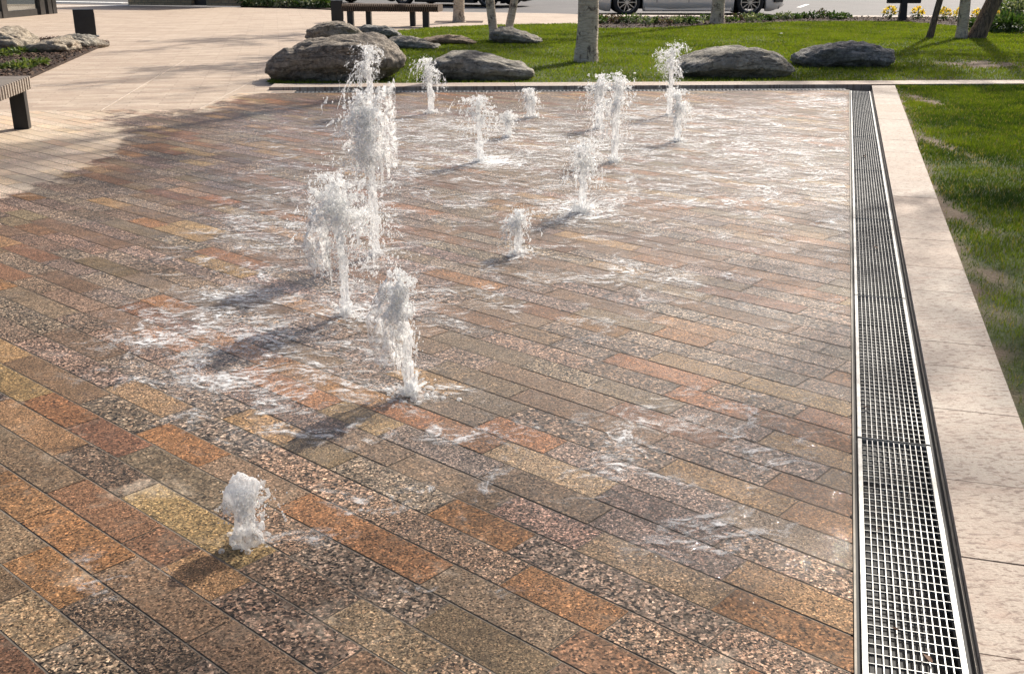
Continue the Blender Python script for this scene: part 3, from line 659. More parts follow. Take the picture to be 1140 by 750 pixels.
boulder('boulder', 478, 595, 58.5, 92, 0.75, (0.9, 1.0, 0.95, 0.85, 0.7, 0.55), M['rock_grey'], 7, 'long flat grey boulder lying just behind the thin middle water jet', rough=0.6)
boulder('boulder', 752, 888, 51.5, 89, 0.85, (0.45, 0.75, 0.95, 1.0, 0.97, 0.85, 0.6), M['rock_grey'], 8, 'long humped streaky grey boulder to the right of the tall jet', rough=0.7)
boulder('boulder', 890, 998, 46, 77, 0.8, (0.55, 0.75, 0.9, 1.0, 0.9, 0.65), M['rock_slate'], 9, 'angular dark slate boulder with a cleft, rightmost on the lawn', rough=1.4)
boulder('boulder', -36, 28, 31, 60, 0.9, (0.7, 0.9, 1.0, 0.9, 0.55), M['rock_tan'], 10, 'tall tan boulder at the left edge of the photo in the mulch bed', group='rocks in the mulch bed')
boulder('boulder', 20, 76, 40, 62, 0.8, (0.35, 0.6, 0.9, 1.0, 0.75), M['rock_tan'], 11, 'pale tan boulder wedged between the other rocks in the mulch bed', group='rocks in the mulch bed')
boulder('boulder', 44, 100, 38.5, 56, 0.8, (0.5, 0.8, 1.0, 1.0, 0.7), M['rock_grey'], 12, 'flat layered grey rock at the foot of the near bollard', group='rocks in the mulch bed', rough=1.3)
boulder('boulder', 92, 113, 42.5, 54, 0.5, (0.8, 1.0, 0.8, 0.5), M['rock_dark'], 13, 'small dark rock at the pointed end of the mulch bed', group='rocks in the mulch bed')

# ------------------------------------------------------------------ trees
def path(p0, p1, n, wob, seed):
    p0, p1 = Vector(p0), Vector(p1); out = []
    for i in range(n + 1):
        t = i / n; p = p0.lerp(p1, t); q = Vector((t * 2.2 + seed * 3.1, seed * 1.7, 0))
        out.append(p + Vector((mn.noise(q), mn.noise(q + Vector((9, 4, 2))), 0)) * wob * math.sin(math.pi * min(1, t * 1.2) * 0.8))
    return out
def add_branches(mb, lf, rng, p, d, L, r, lev):
    n = 5; pts = [p]; rad = [r]; dirv = d.normalized()
    for i in range(n):
        dirv = (dirv + Vector((rng.uniform(-.25, .25), rng.uniform(-.25, .25), rng.uniform(-.05, .22)))).normalized(); pts.append(pts[-1] + dirv * L / n); rad.append(max(0.003, r * (1 - (i + 1) / n * 0.8)))
    mb.tube(pts, rad, 5 if lev == 0 else 3, cap=False)
    if lev < 2:
        for k in range(7 if lev == 0 else 6):
            j = rng.randint(1, n); a = rng.uniform(0, 6.283); side = Vector((math.cos(a), math.sin(a), rng.uniform(-.1, .6)))
            add_branches(mb, lf, rng, pts[j], dirv * 0.5 + side, L * rng.uniform(.35, .6), rad[j] * 0.6, lev + 1)
    else:
        for q in pts[1:]:
            for k in range(3): lf.append(q + Vector((rng.uniform(-.12, .12), rng.uniform(-.12, .12), rng.uniform(-.12, .12))))
def leaves_np(P, size, cols, seed, flat=0.0):
    r2 = np.random.RandomState(seed); P = np.asarray([tuple(p) for p in P], float); n = len(P)
    a = r2.normal(size=(n, 3)); a /= np.linalg.norm(a, axis=1)[:, None]; b = r2.normal(size=(n, 3)); b -= (b * a).sum(1)[:, None] * a; b /= np.linalg.norm(b, axis=1)[:, None]
    if flat: a[:, 2] *= 1 - flat; b[:, 2] *= 1 - flat
    s = size * r2.uniform(0.6, 1.3, n)[:, None]
    V = np.stack([P - a * s, P + b * s * 0.55, P + a * s, P - b * s * 0.55], 1).reshape(-1, 3)
    cols = np.asarray(cols); c = cols[r2.randint(0, len(cols), n)] * r2.uniform(0.7, 1.3, (n, 1)); c = np.concatenate([c, np.ones((n, 1))], 1)
    return V, np.arange(n * 4).reshape(-1, 4), {'lcol': ('FLOAT_COLOR', 'FACE', c)}
def tree(name, base, stems, height, mat, seed, label, group='trees on and beyond the lawn', leaf=1.0):
    """stems: list of (offset at the ground, lean vector per metre, radius)"""
    rng = random.Random(seed); base = Vector(base); root = empty(name, base, 0, label, 'tree', group)
    cb = MB(); lf = []
    for (off, lean, r) in stems:
        p0 = Vector((off[0], off[1], -0.12)); p1 = Vector((off[0] + lean[0] * height, off[1] + lean[1] * height, height))
        pts = path(p0, p1, 22, 0.12, seed + off[0] * 3); rad = []
        for i in range(len(pts)):
            t = i / 22; rad.append(r * (1 - 0.72 * t) * (1 + 0.55 * math.exp(-max(0, pts[i].z) / 0.09)) )
        # a finer foot so the flare reads
        foot = [pts[0].lerp(pts[1], k / 6) for k in range(6)]; fr = [r * (1 + 0.20 * math.exp(-max(0.0, f.z) / 0.10)) for f in foot]
        tb = MB(); tb.tube(foot + pts[1:], fr + [r * (1 - 0.72 * i / 22) for i in range(1, 23)], 14)
        o = tb.build('trunk', mat, root, smooth=True)
        for v in o.data.vertices:
            nrm = mn.fractal(Vector((v.co.x * 14, v.co.y * 14, v.co.z * 5)) + Vector((seed, 0, 0)), 1.0, 2.0, 3) * r * 0.10; v.co.x += nrm; v.co.y += nrm * 0.7
        for k in range(9):
            i = rng.randint(9, 22); a = rng.uniform(0, 6.283)
            add_branches(cb, lf, rng, pts[i], Vector((math.cos(a), math.sin(a), rng.uniform(.25, .9))), height * rng.uniform(.16, .3), rad[i] * 0.5, 0)
    cr = cb.build('crown', mat, root, fix=False)
    if lf and leaf > 0:
        rng.shuffle(lf); lf = lf[:int(len(lf) * leaf)]
        V, F, A = leaves_np(lf, 0.05, [(0.09, 0.13, 0.03), (0.12, 0.16, 0.04), (0.06, 0.10, 0.02)], seed)
        np_mesh('leaves', V, F, M['foliage'], cr, attrs=A)
    return root
def at(px, py): p = G(px, py); p.z = 0.0; return p
tree('birch_tree', at(652, 70), [((0, 0), (-0.004, 0.0), 0.155)], 7.0, M['birch'], 3, 'stout pale birch trunk standing alone in the middle of the lawn', leaf=0.5)
tree('birch_tree', at(511, 25), [((0, 0), (0.0, 0.0), 0.135)], 6.5, M['birch'], 5, 'pale tree rising from a square pit in the pavement right of the far bench', leaf=0.4)
tree('forked_tree', at(553, 46), [((-0.02, 0), (-0.10, 0.02), 0.085), ((0.14, 0.02), (0.22, 0.03), 0.075)], 5.5, M['birch'], 7, 'smooth pale tree forking into two stems just above a grey boulder', leaf=0.4)
tree('birch_tree', at(798, 27), [((0, 0), (0.012, 0.0), 0.15)], 7.0, M['birch'], 9, 'birch in the flower bed before the silver car, its right side sunlit', leaf=0.4)
tree('clump_tree', at(1070, 44), [((-0.55, 0.1), (0.16, 0.02), 0.06), ((0.0, 0), (-0.01, 0.0), 0.10), ((0.22, 0.0), (0.34, 0.02), 0.15)], 6.5, M['bark'], 11, 'clump of three stems on the right lawn, one pale between two rough brown ones', leaf=0.4)
bpy.data.objects['clump_tree'].children[2].data.materials[0] = M['birch']
# a neighbouring tree just right of the frame; its shade falls on the lawn and the floor
tree('birch_tree', (6.7, 10.3, 0), [((0, 0), (0.0, 0.0), 0.12)], 7.4, M['birch'], 13, 'birch tree just beyond the right edge of the photo on the near lawn', leaf=1.0)
pit = G(511, 24.6); MB().prism([(pit.x - .55, pit.y - .4), (pit.x + .55, pit.y - .4), (pit.x + .55, pit.y + .4), (pit.x - .55, pit.y + .4)], -0.05, 0.004).build('tree_pit_soil', M['soil'], kind='structure')

# ------------------------------------------------------------------ plants
def plant(name, p, rx, rz, n, size, cols, seed, label, group, cat='plant', mat=None, stems=True, flowers=None, ry=None):
    r2 = np.random.RandomState(seed); root = empty(name, (p[0], p[1], 0.03), 0, label, cat, group); ry = ry or rx
    d = r2.normal(size=(n, 3)); d /= np.linalg.norm(d, axis=1)[:, None]; rr = r2.rand(n) ** 0.45
    lump = 1 + 0.35 * np.sin(d[:, 0] * 5 + seed) * np.cos(d[:, 1] * 4 + seed * 2)
    P = d * (rr * lump)[:, None] * np.array([rx, ry, rz * 0.6]); P[:, 2] = np.abs(P[:, 2] + rz * 0.45)
    V, F, A = leaves_np(P, size, cols, seed); np_mesh('leaves', V, F, M['foliage'], root, attrs=A)
    st = MB()
    for k in range(6):
        q = P[k * 3]; st.tube([(0, 0, -0.03), (q[0] * .4, q[1] * .4, q[2] * .5), tuple(q)], [0.008, 0.005, 0.002], 4)
    st.build('stems', M['bark'], root, fix=False)
    if flowers:
        nf, fs, fc = flowers; dd_ = d[:nf]; Q = dd_ * np.array([rx, ry, rz * 0.62]) * 1.02; Q[:, 2] = np.abs(Q[:, 2]) + rz * 0.42
        Q = np.repeat(Q, 6, 0) + r2.normal(0, fs * 0.5, (nf * 6, 3)); V, F, A = leaves_np(Q, fs, fc, seed + 1); np_mesh('flowers', V, F, M['yellow'], root, attrs=A)
    return root
GREEN = [(0.05, 0.10, 0.025), (0.08, 0.13, 0.035), (0.035, 0.07, 0.02), (0.12, 0.16, 0.06)]
SAGE = [(0.16, 0.20, 0.11), (0.22, 0.25, 0.15), (0.08, 0.12, 0.05), (0.30, 0.31, 0.22)]
PURP = [(0.10, 0.06, 0.05), (0.06, 0.08, 0.03), (0.14, 0.09, 0.08)]
YEL = [(0.85, 0.62, 0.05), (0.9, 0.72, 0.14), (0.8, 0.55, 0.03)]
prng = random.Random(4)
def row_y(x): # middle of the bed along its length, in the plan of the photograph
    xs = [665, 720, 770, 820, 900, 1000, 1060, 1140]; ys_ = [29, 28, 27, 25, 23.2, 23, 25.5, 30]
    return float(np.interp(x, xs, ys_))
k = 0; xq = 668.0
YX = [951, 998, 1026, 1050, 1068, 1088, 1096, 1108, 1118]
while xq < 945:
    if abs(xq - 797) > 7:
        y = row_y(xq) + prng.uniform(-2.2, 1.6); cols = prng.choice([GREEN, GREEN, SAGE, SAGE, PURP]); nm = {id(GREEN): 'dark green', id(SAGE): 'grey green', id(PURP): 'purple leaved'}[id(cols)]
        where = 'in front of the silver car' if xq < 880 else 'in front of the empty road'
        side = 'left of the birch' if xq < 790 else ('right of the birch' if xq < 880 else 'by the grass edge')
        plant('bedding_plant', G(xq, y), prng.uniform(.15, .23), prng.uniform(.10, .19), 150, 0.032, cols, 100 + k, 'low %s bedding plant %s, %s' % (nm, where, side), 'bedding plants along the street', ry=.16)
        k += 1
    xq += prng.uniform(7.5, 11.5)
ylab = ['yellow flower clump left of the others, well left of the dark sign', 'yellow flower clump just left of the post of the dark sign', 'yellow flower clump just right of the post of the dark sign', 'yellow flower clump seen left of the three stemmed tree', 'yellow flower clump seen between the tree stems', 'yellow flower clump seen just right of the leaning tree stem', 'yellow flower clump behind the low dark foliage at right', 'yellow flower clump in front of the big grey green shrub', 'last yellow flower clump before the right hand shrub']
for x, lab in zip(YX[1:], ylab[1:]):
    xx = {998: 990, 1026: 1021}.get(x, x)
    plant('yellow_flower', G(xx, row_y(xx) - 1.5), .15, .25, 90, 0.03, GREEN, 300 + x, lab, 'yellow flowers in the bed', 'flowers', flowers=(34, 0.026, YEL))
for i, (x, y, rx, rz, cols, lab) in enumerate(((1122, 37, .55, .34, GREEN, 'low dark spreading shrub at the edge of the right lawn'), (1096, 34, .35, .22, GREEN, 'small dark shrub beside the leaning tree stem'), (1134, 28, .5, .55, SAGE, 'big pale grey green shrub at the right edge of the photo'), (1118, 24, .4, .45, GREEN, 'dark green shrub behind the yellow flowers at right'))):
    plant('shrub', G(x, y), rx, rz, 900, 0.05, cols, 500 + i, lab, 'shrubs at the right edge', 'shrub')
for i, x in enumerate((277, 290, 302, 316, 328, 341, 352, 363)):
    c = [GREEN, SAGE, GREEN, SAGE, SAGE, GREEN, SAGE, GREEN][i]
    lab = ['dark bushy shrub next to the end of the brick wall', 'pale leaved shrub second from the brick wall', 'dark bushy shrub third from the brick wall', 'pale leaved shrub midway between brick wall and far bollard', 'pale sparse plant just past the middle of the street bed', 'dark plant third from the far bollard', 'small pale plant second from the far bollard', 'dark plant directly left of the far bollard'][i]
    plant('shrub', G(x, 7.2 + (x - 270) * 0.03), .35, .42 if i < 4 else .3, 420, 0.05, c, 600 + i, lab, 'shrubs in the street bed', 'shrub')
for i, (x, y, lab) in enumerate(((60, 60, 'leafy green ground cover spilling down the tan boulder'), (25, 62, 'ground cover tuft between the two tan boulders'), (18, 80, 'green ground cover tuft right behind the front bench'), (38, 76, 'thin ground cover tuft on the dark mulch near the paving edge'), (2, 66, 'ground cover tuft at the left edge of the photo below the tall boulder'))):
    plant('ground_cover', G(x, y), .22, .09, 260, 0.03, [(0.13, 0.17, 0.04), (0.20, 0.22, 0.07), (0.07, 0.10, 0.03)], 700 + i, lab, 'ground cover in the mulch bed', 'plant')

# ------------------------------------------------------------------ benches, bollards, sign
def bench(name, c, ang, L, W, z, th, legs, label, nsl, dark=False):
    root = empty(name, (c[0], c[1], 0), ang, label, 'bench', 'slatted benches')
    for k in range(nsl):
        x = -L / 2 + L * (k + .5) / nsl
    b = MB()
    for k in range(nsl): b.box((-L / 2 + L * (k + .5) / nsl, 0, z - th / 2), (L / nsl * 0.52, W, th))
    b.build('slatted_seat', M['shadewood'] if dark else M['wood'], root, bevel=0.003)  # far bench: shade on its front is put into a darker wood colour
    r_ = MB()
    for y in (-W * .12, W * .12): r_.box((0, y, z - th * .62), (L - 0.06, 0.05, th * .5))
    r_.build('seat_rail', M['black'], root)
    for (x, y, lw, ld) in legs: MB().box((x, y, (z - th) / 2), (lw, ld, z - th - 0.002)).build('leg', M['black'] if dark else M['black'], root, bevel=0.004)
    return root
zt = 0.42
A, B = G(0, 97, zt), G(34, 84.5, zt); ax = (B - A).xy.normalized(); ang = math.atan2(ax.y, ax.x); nL = Vector((-ax.y, ax.x))
Lb, Wb = 2.2, 0.55
cb_ = B.xy - ax * (Lb / 2) + nL * (Wb / 2)
bench('slatted_bench', cb_, ang, Lb, Wb, zt, 0.105, [(Lb / 2 - 0.16, -Wb / 2 + 0.08, 0.09, 0.12), (Lb / 2 - 0.16, Wb / 2 - 0.10, 0.09, 0.12), (-Lb / 2 + 0.16, -Wb / 2 + 0.08, 0.09, 0.12), (-Lb / 2 + 0.16, Wb / 2 - 0.10, 0.09, 0.12)], 'slatted timber bench on black legs cut off by the left edge of the photo', 32)
l0, l1 = G(383, 30), G(492, 31)
ctr = (l0 + l1) / 2; Lf = (l1 - l0).length * 0.99
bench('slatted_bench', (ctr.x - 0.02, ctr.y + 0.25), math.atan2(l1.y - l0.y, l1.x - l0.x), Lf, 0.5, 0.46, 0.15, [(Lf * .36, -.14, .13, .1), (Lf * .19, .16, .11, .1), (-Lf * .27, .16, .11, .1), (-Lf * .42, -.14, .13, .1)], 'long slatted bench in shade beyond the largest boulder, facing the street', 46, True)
def bollard(p, ang, w, d, h, label):
    root = empty('bollard', (p[0], p[1], 0), ang, label, 'bollard', 'square black bollard lights')
    b = MB(); b.box((0, 0, h / 2 - 0.02), (w, d, h + 0.04))
    b.build('post', M['black'], root, bevel=0.004)
    MB().box((w * .5, 0, h * .52), (0.012, d * .62, h * .72)).build('lamp_lens', M['lens'], root, bevel=0.003)
    MB().box((0, 0, 0.006), (w * 1.25, d * 1.25, 0.012)).build('base_plate', M['black'], root)
p = G(96, 41); hb = height_at(p, 10.5); bollard(p, R(22), 0.36, 0.24, hb, 'black square bollard light standing behind the layered rock of the mulch bed')
p = G(376, 25); hb = height_at(p, 0.5); bollard(p, R(8), 0.27, 0.24, hb, 'black square bollard light next to the far bench and largest boulder')
p = G(1004, 23.5); sr = empty('sign_stand', (p.x, p.y, 0), 0, 'dark low sign board on a single black post among yellow flowers', 'sign')
MB().box((0, 0, 0.21), (0.19, 0.12, 0.52), taper=0.72).build('post', M['black'], sr, bevel=0.004)
bz = height_at(p, 4); MB().box((0, 0.02, bz + 0.26), (0.78, 0.09, 0.52)).build('board', M['black'], sr, bevel=0.01)

# ------------------------------------------------------------------ buildings at the upper left
A, B = G(-60, 26.5), G(62, 15.2); A.z = B.z = 0; u = (B - A).xy.normalized(); Lw = (B - A).xy.length; ang = math.atan2(u.y, u.x)
gb = empty('glass_entrance', (A.x, A.y, 0), ang, 'dark framed glass entrance front at the upper left corner', 'entrance')
fr = MB(); zt_ = 2.6
fr.box((Lw / 2 - .45, 0, 0.08), (Lw - 1.05, 0.10, 0.16)); fr.box((Lw / 2 - .45, 0, zt_), (Lw - 1.05, 0.10, 0.12))
for x in (Lw - 0.12, Lw - 0.36, Lw - 0.72, Lw - 2.45, 0.1): fr.box((x, 0, zt_ / 2 + .02), (0.2 if x > Lw - 0.5 else 0.24, 0.14, zt_ + 0.05))
fr.build('frame', M['frame'], gb, bevel=0.006)
MB().box((Lw - 1.58, 0.0, 1.34), (1.50, 0.014, 2.36)).build('pane', M['glass'], gb)
MB().box((Lw - 3.6, 0.0, 1.34), (2.06, 0.014, 2.36)).build('pane', M['glass'], gb)
fl = MB(); fl.box((Lw / 2, 2.0, 0.003), (Lw + .5, 3.8, 0.006)); fl.build('interior_floor', M['innerfloor'], gb)
MB().box((Lw / 2 - .2, 2.0, 2.75), (Lw + .5, 4.2, 0.18)).build('roof_slab', M['frame'], gb)
# chair legs seen through the glass
ch = empty('chair', (*(A.xy + u * (Lw - 1.62) + Vector((-u.y, u.x)) * 0.7), 0.006), ang, 'dark chair standing behind the entrance glass', 'chair')
MB().box((0, 0, 0.44), (0.44, 0.42, 0.04)).build('seat', M['black'], ch, bevel=0.01); MB().box((0, 0.2, 0.72), (0.44, 0.03, 0.4)).build('backrest', M['black'], ch, bevel=0.01)
for sx in (-1, 1):
    for sy in (-1, 1): MB().tube([(sx * .18, sy * .17, 0.43), (sx * .22, sy * .2, 0.0)], [0.03, 0.03], 6).build('leg', M['black'], ch)
A, B = G(143, 5.8), G(275, 7.2); A.z = B.z = 0; u = (B - A).xy.normalized(); Lw = (B - A).xy.length; ang = math.atan2(u.y, u.x)
bw = empty('brick_wall', (A.x, A.y, 0), ang, 'tan brick wall with a dark doorway at the top left of the photo', 'wall')
w = MB(); x0, x1 = Lw * .54, Lw * .665
w.box((x0 / 2, 0.15, 1.4), (x0, 0.3, 2.8)); w.box(((x1 + Lw) / 2, 0.15, 1.4), (Lw - x1, 0.3, 2.8)); w.box(((x0 + x1) / 2, 0.15, 2.5), (x1 - x0, 0.29, 0.6))
w.build('wall', M['brickwall'], bw); MB().box(((x0 + x1) / 2, 0.22, 1.1), (x1 - x0, 0.05, 2.2)).build('door', M['frame'], bw)
# pale bands on the paving between them
for a, b, w_ in (((58, 2), (141, 3.4), 0.5), ((60, 7.3), (144, 6.2), 0.35)):
    A, B = G(*a).xy, G(*b).xy; u = (B - A).normalized(); nn = Vector((-u.y, u.x)) * w_ / 2
    MB().prism([A - nn, B - nn, B + nn, A + nn], -0.02, 0.004).build('paving_band', M['paint_line'], kind='structure')

# ------------------------------------------------------------------ cars
def car(name, loc, ang, L, wb, wr, paint, label, flip=1):
    """saloon: x forward, wheels at +-wb/2; body lofted from cross-sections with real wheel arches"""
    root = empty(name, loc, ang, label, 'car', 'cars parked along the street'); s = L / 4.7
    xs = np.unique(np.round(np.concatenate([np.linspace(-L / 2, L / 2, 60), *[np.linspace(c - wr * 1.3, c + wr * 1.3, 36) for c in (-wb / 2, wb / 2)]]), 4))
    def I(x, tab): return float(np.interp(x / L, [a for a, _ in tab], [b for _, b in tab]))
    roof = [(-.5, .62), (-.485, .80), (-.44, .98), (-.36, 1.02), (-.33, 1.05), (-.2, 1.36), (-.05, 1.44), (.06, 1.40), (.22, 1.02), (.26, .98), (.40, .86), (.47, .70), (.5, .55)]
    belt = [(-.5, .58), (-.48, .76), (-.44, .90), (-.3, .95), (.2, .90), (.3, .86), (.42, .78), (.48, .64), (.5, .50)]
    wid = [(-.5, .62), (-.47, .78), (-.4, .87), (-.1, .91), (.25, .90), (.38, .86), (.46, .72), (.49, .56), (.5, .46)]
    V = []; nP = 9; q = s
    for x in xs:
        W = I(x, wid) * q; zr, zb = I(x, roof) * q, I(x, belt) * q; zs = (0.11 + 0.12 * max(0, abs(x / L) - .42) / .08) * q
        zl = zs
        for c in (-wb / 2, wb / 2):
            dx = abs(x - c)
            if dx < wr * 1.2: zl = max(zl, wr + math.sqrt((wr * 1.2) ** 2 - dx * dx))
        zl = min(zl, zb - 0.05); cab = -.34 < x / L < .23; wr_ = W * (0.72 if cab else 0.86)
        zm = zl + (zb - zl) * .5
        prof = [(W * .80, zl + .01), (W * .965, zl), (W * 1.0, zl + (zb - zl) * .25), (W * 1.0, zm), (W * .985, zl + (zb - zl) * .78), (W * .95, zb), (wr_ * 1.03, zb + (zr - zb) * .82), (wr_ * .9, zr - .012), (0, zr)]
        V.append(prof)
    parts = {'body': MB(), 'side_window': MB(), 'windscreen': MB()}
    glassL = [(-.29, -.16), (-.145, .0), (.015, .155)]
    for sd_ in (-1, 1):
        for i in range(len(xs) - 1):
            xm = (xs[i] + xs[i + 1]) / 2 / L
            for j in range(nP - 1):
                q4 = [(xs[i], sd_ * V[i][j][0], V[i][j][1]), (xs[i + 1], sd_ * V[i + 1][j][0], V[i + 1][j][1]), (xs[i + 1], sd_ * V[i + 1][j + 1][0], V[i + 1][j + 1][1]), (xs[i], sd_ * V[i][j + 1][0], V[i][j + 1][1])]
                tgt = 'body'
                if j == 5 and any(a < xm < b for a, b in glassL): tgt = 'side_window'
                if j >= 6 and (.075 < xm < .205 or -.315 < xm < -.215): tgt = 'windscreen'
                parts[tgt].add(q4, [(0, 1, 2, 3)])
    for e in (0, -1):
        ring = [(xs[e], y, z) for y, z in V[e]] + [(xs[e], -y, z) for y, z in reversed(V[e][:-1])]; parts['body'].add(ring, [tuple(range(len(ring)))])
    def weld(o):
        bm = bmesh.new(); bm.from_mesh(o.data); bmesh.ops.remove_doubles(bm, verts=bm.verts, dist=0.0008); bmesh.ops.recalc_face_normals(bm, faces=bm.faces); bm.to_mesh(o.data); bm.free(); o.data.shade_smooth(); return o
    weld(parts['body'].build('body', paint, root, fix=False)); weld(parts['side_window'].build('side_window', M['carglass'], root, fix=False)); weld(parts['windscreen'].build('windscreen', M['carglass'], root, fix=False))
    MB().box((0, 0, .34 * s), (L * .93, 1.36 * s, .36 * s)).build('underbody', M['under'], root)
    sk = MB()
    for sd_ in (-1, 1): sk.box((0, sd_ * .86 * s, .165 * s), (wb - wr * 2.7, .06, .07 * s))
    sk.build('sill', M['trim'] if paint is not M['silver'] else paint, root, bevel=0.01)
    ln = MB()
    for sd_ in (-1, 1):
        for xx in (-.16, .0, .165): ln.box((xx * L, sd_ * .912 * s, .56 * s), (.008, .012, .5 * s))
    ln.build('door_gap', M['trim'], root)
    for sd_ in (-1, 1):
        MB().box((L * .462, sd_ * .66 * s, .64 * s), (.26 * s, .20 * s, .11 * s), Matrix.Rotation(-sd_ * .55, 3, 'Z')).build('headlight', M['lamp'], root, bevel=0.02)
        MB().box((-L * .483, sd_ * .60 * s, .76 * s), (.10 * s, .30 * s, .13 * s), Matrix.Rotation(sd_ * .3, 3, 'Z')).build('tail_light', M['debris'], root, bevel=0.02)
        MB().box((L * .458, sd_ * .695 * s, .36 * s), (.34 * s, .06 * s, .10 * s), Matrix.Rotation(-sd_ * .78, 3, 'Z')).build('air_intake', M['trim'], root, bevel=0.012)
    MB().box((L * .492, 0, .50 * s), (.06, .7 * s, .16 * s)).build('grille', M['trim'], root, bevel=0.01)
    for sx in (-1, 1):
        for sd_ in (-1, 1):
            wo = empty('wheel', (sx * wb / 2, sd_ * .80 * s, wr), 0, parent=root)
            Mx = Matrix.Rotation(R(-90) * sd_, 3, 'X'); w_ = .21 * s
            ty = MB(); ty.lathe([(wr * .70, -w_ / 2), (wr * .90, -w_ / 2), (wr * .985, -w_ * .38), (wr, -w_ * .2), (wr, w_ * .2), (wr * .985, w_ * .38), (wr * .90, w_ / 2), (wr * .72, w_ / 2), (wr * .70, w_ * .3), (wr * .70, -w_ / 2)], 36, Mx); ty.build('tyre', M['rubber'], wo, smooth=True)
            rim = MB(); rim.lathe([(wr * .70, -w_ * .4), (wr * .72, w_ * .48), (wr * .665, w_ * .5), (wr * .64, w_ * .30), (wr * .64, -w_ * .4)], 36, Mx)
            rim.lathe([(0.0, w_ * .44), (wr * .12, w_ * .44), (wr * .15, w_ * .3), (wr * .15, 0)], 20, Mx)
            for k in range(10):
                a = 2 * math.pi * k / 10; Ms = Mx @ Matrix.Rotation(a, 3, 'Z'); rim.box(Ms @ Vector((wr * .39, 0, w_ * .33)), (wr * .54, wr * .055, w_ * .14), Ms)
            rim.build('rim', M['alloy'], wo)
            hb_ = MB(); hb_.lathe([(0.0, 0.0), (wr * .50, 0.0), (wr * .50, -w_ * .3), (0.0, -w_ * .3)], 24, Mx); hb_.build('brake_disc', M['trim'], wo)
    return root
zr = -0.12
a, b = G(695, 17.2, zr), G(829, 17.2, zr); c = (a + b) / 2; wbs = (b - a).length
car('parked_car', (c.x, c.y + 0.4, zr), math.atan2(b.y - a.y, b.x - a.x), wbs * 1.62, wbs, .365, M['silver'], 'pale silver saloon car with ten spoke alloy wheels parked behind the flower bed')
a, b = G(463, 6.5, zr), G(557, 8.5, zr); c = (a + b) / 2; wbs = (b - a).length
car('parked_car', (c.x, c.y + 0.9, zr), math.atan2(b.y - a.y, b.x - a.x), wbs * 1.62, wbs, .36, M['darkpaint'], 'black car parked behind the pale tree in the pavement pit')
a2 = G(386, 4.5, zr)
car('parked_car', (a2.x - 1.6, a2.y + 1.1, zr), math.atan2(b.y - a.y, b.x - a.x), 4.6, 2.75, .35, M['darkpaint'], 'black car parked behind the far bollard and the street bed shrubs')

# ------------------------------------------------------------------ water jets
def ico(sub):
    bm = bmesh.new(); bmesh.ops.create_icosphere(bm, subdivisions=sub, radius=1.0); bm.verts.ensure_lookup_table()
    V = np.array([v.co[:] for v in bm.verts]); F = np.array([[v.index for v in f.verts] for f in bm.faces]); bm.free(); return V, F
ICO1, ICO2 = ico(1), ico(2)
def spheres(P, Rr, tpl, stretch=None):
    V, F = tpl; n = len(P); P = np.asarray(P); Rr = np.asarray(Rr)
    if stretch is None: stretch = np.ones((n, 3))
    VV = (V[None] * Rr[:, None, None] * stretch[:, None, :] + P[:, None, :]).reshape(-1, 3); FF = (F[None] + (np.arange(n) * len(V))[:, None, None]).reshape(-1, 3)
    return VV, FF
def fuse(name, P, Rr, voxel, mat, parent, stretch=None, rough=0.0, seed=0, zf=40.0):
    """blobs of water run together into one continuous surface"""
    V, F = spheres(P, Rr, ICO1, stretch); me = bpy.data.meshes.new('tmp'); me.from_pydata(V.tolist(), [], F.tolist())
    o = bpy.data.objects.new('tmp', me); COL.objects.link(o); m = o.modifiers.new('r', 'REMESH'); m.mode = 'VOXEL'; m.voxel_size = voxel
    sm = o.modifiers.new('s', 'SMOOTH'); sm.iterations = 2; sm.factor = 0.5
    dg = bpy.context.evaluated_depsgraph_get(); out = bpy.data.meshes.new_from_object(o.evaluated_get(dg)); bpy.data.objects.remove(o); out.name = name
    n = len(out.vertices); co = np.zeros(n * 3, np.float32); out.vertices.foreach_get('co', co); co = co.reshape(-1, 3)
    if rough > 0 and n:
        nr = np.zeros(n * 3, np.float32); out.vertices.foreach_get('normal', nr); nr = nr.reshape(-1, 3)
        d = np.array([mn.fractal(Vector((float(c[0]) * 55, float(c[1]) * 55, float(c[2]) * zf + seed * 7)), 1.0, 2.0, 3) for c in co]); co = co + nr * (d * rough)[:, None]
        out.vertices.foreach_set('co', co.astype(np.float32).ravel())
    out.update()
    return link_mesh(name, out, mat, parent, smooth=True)
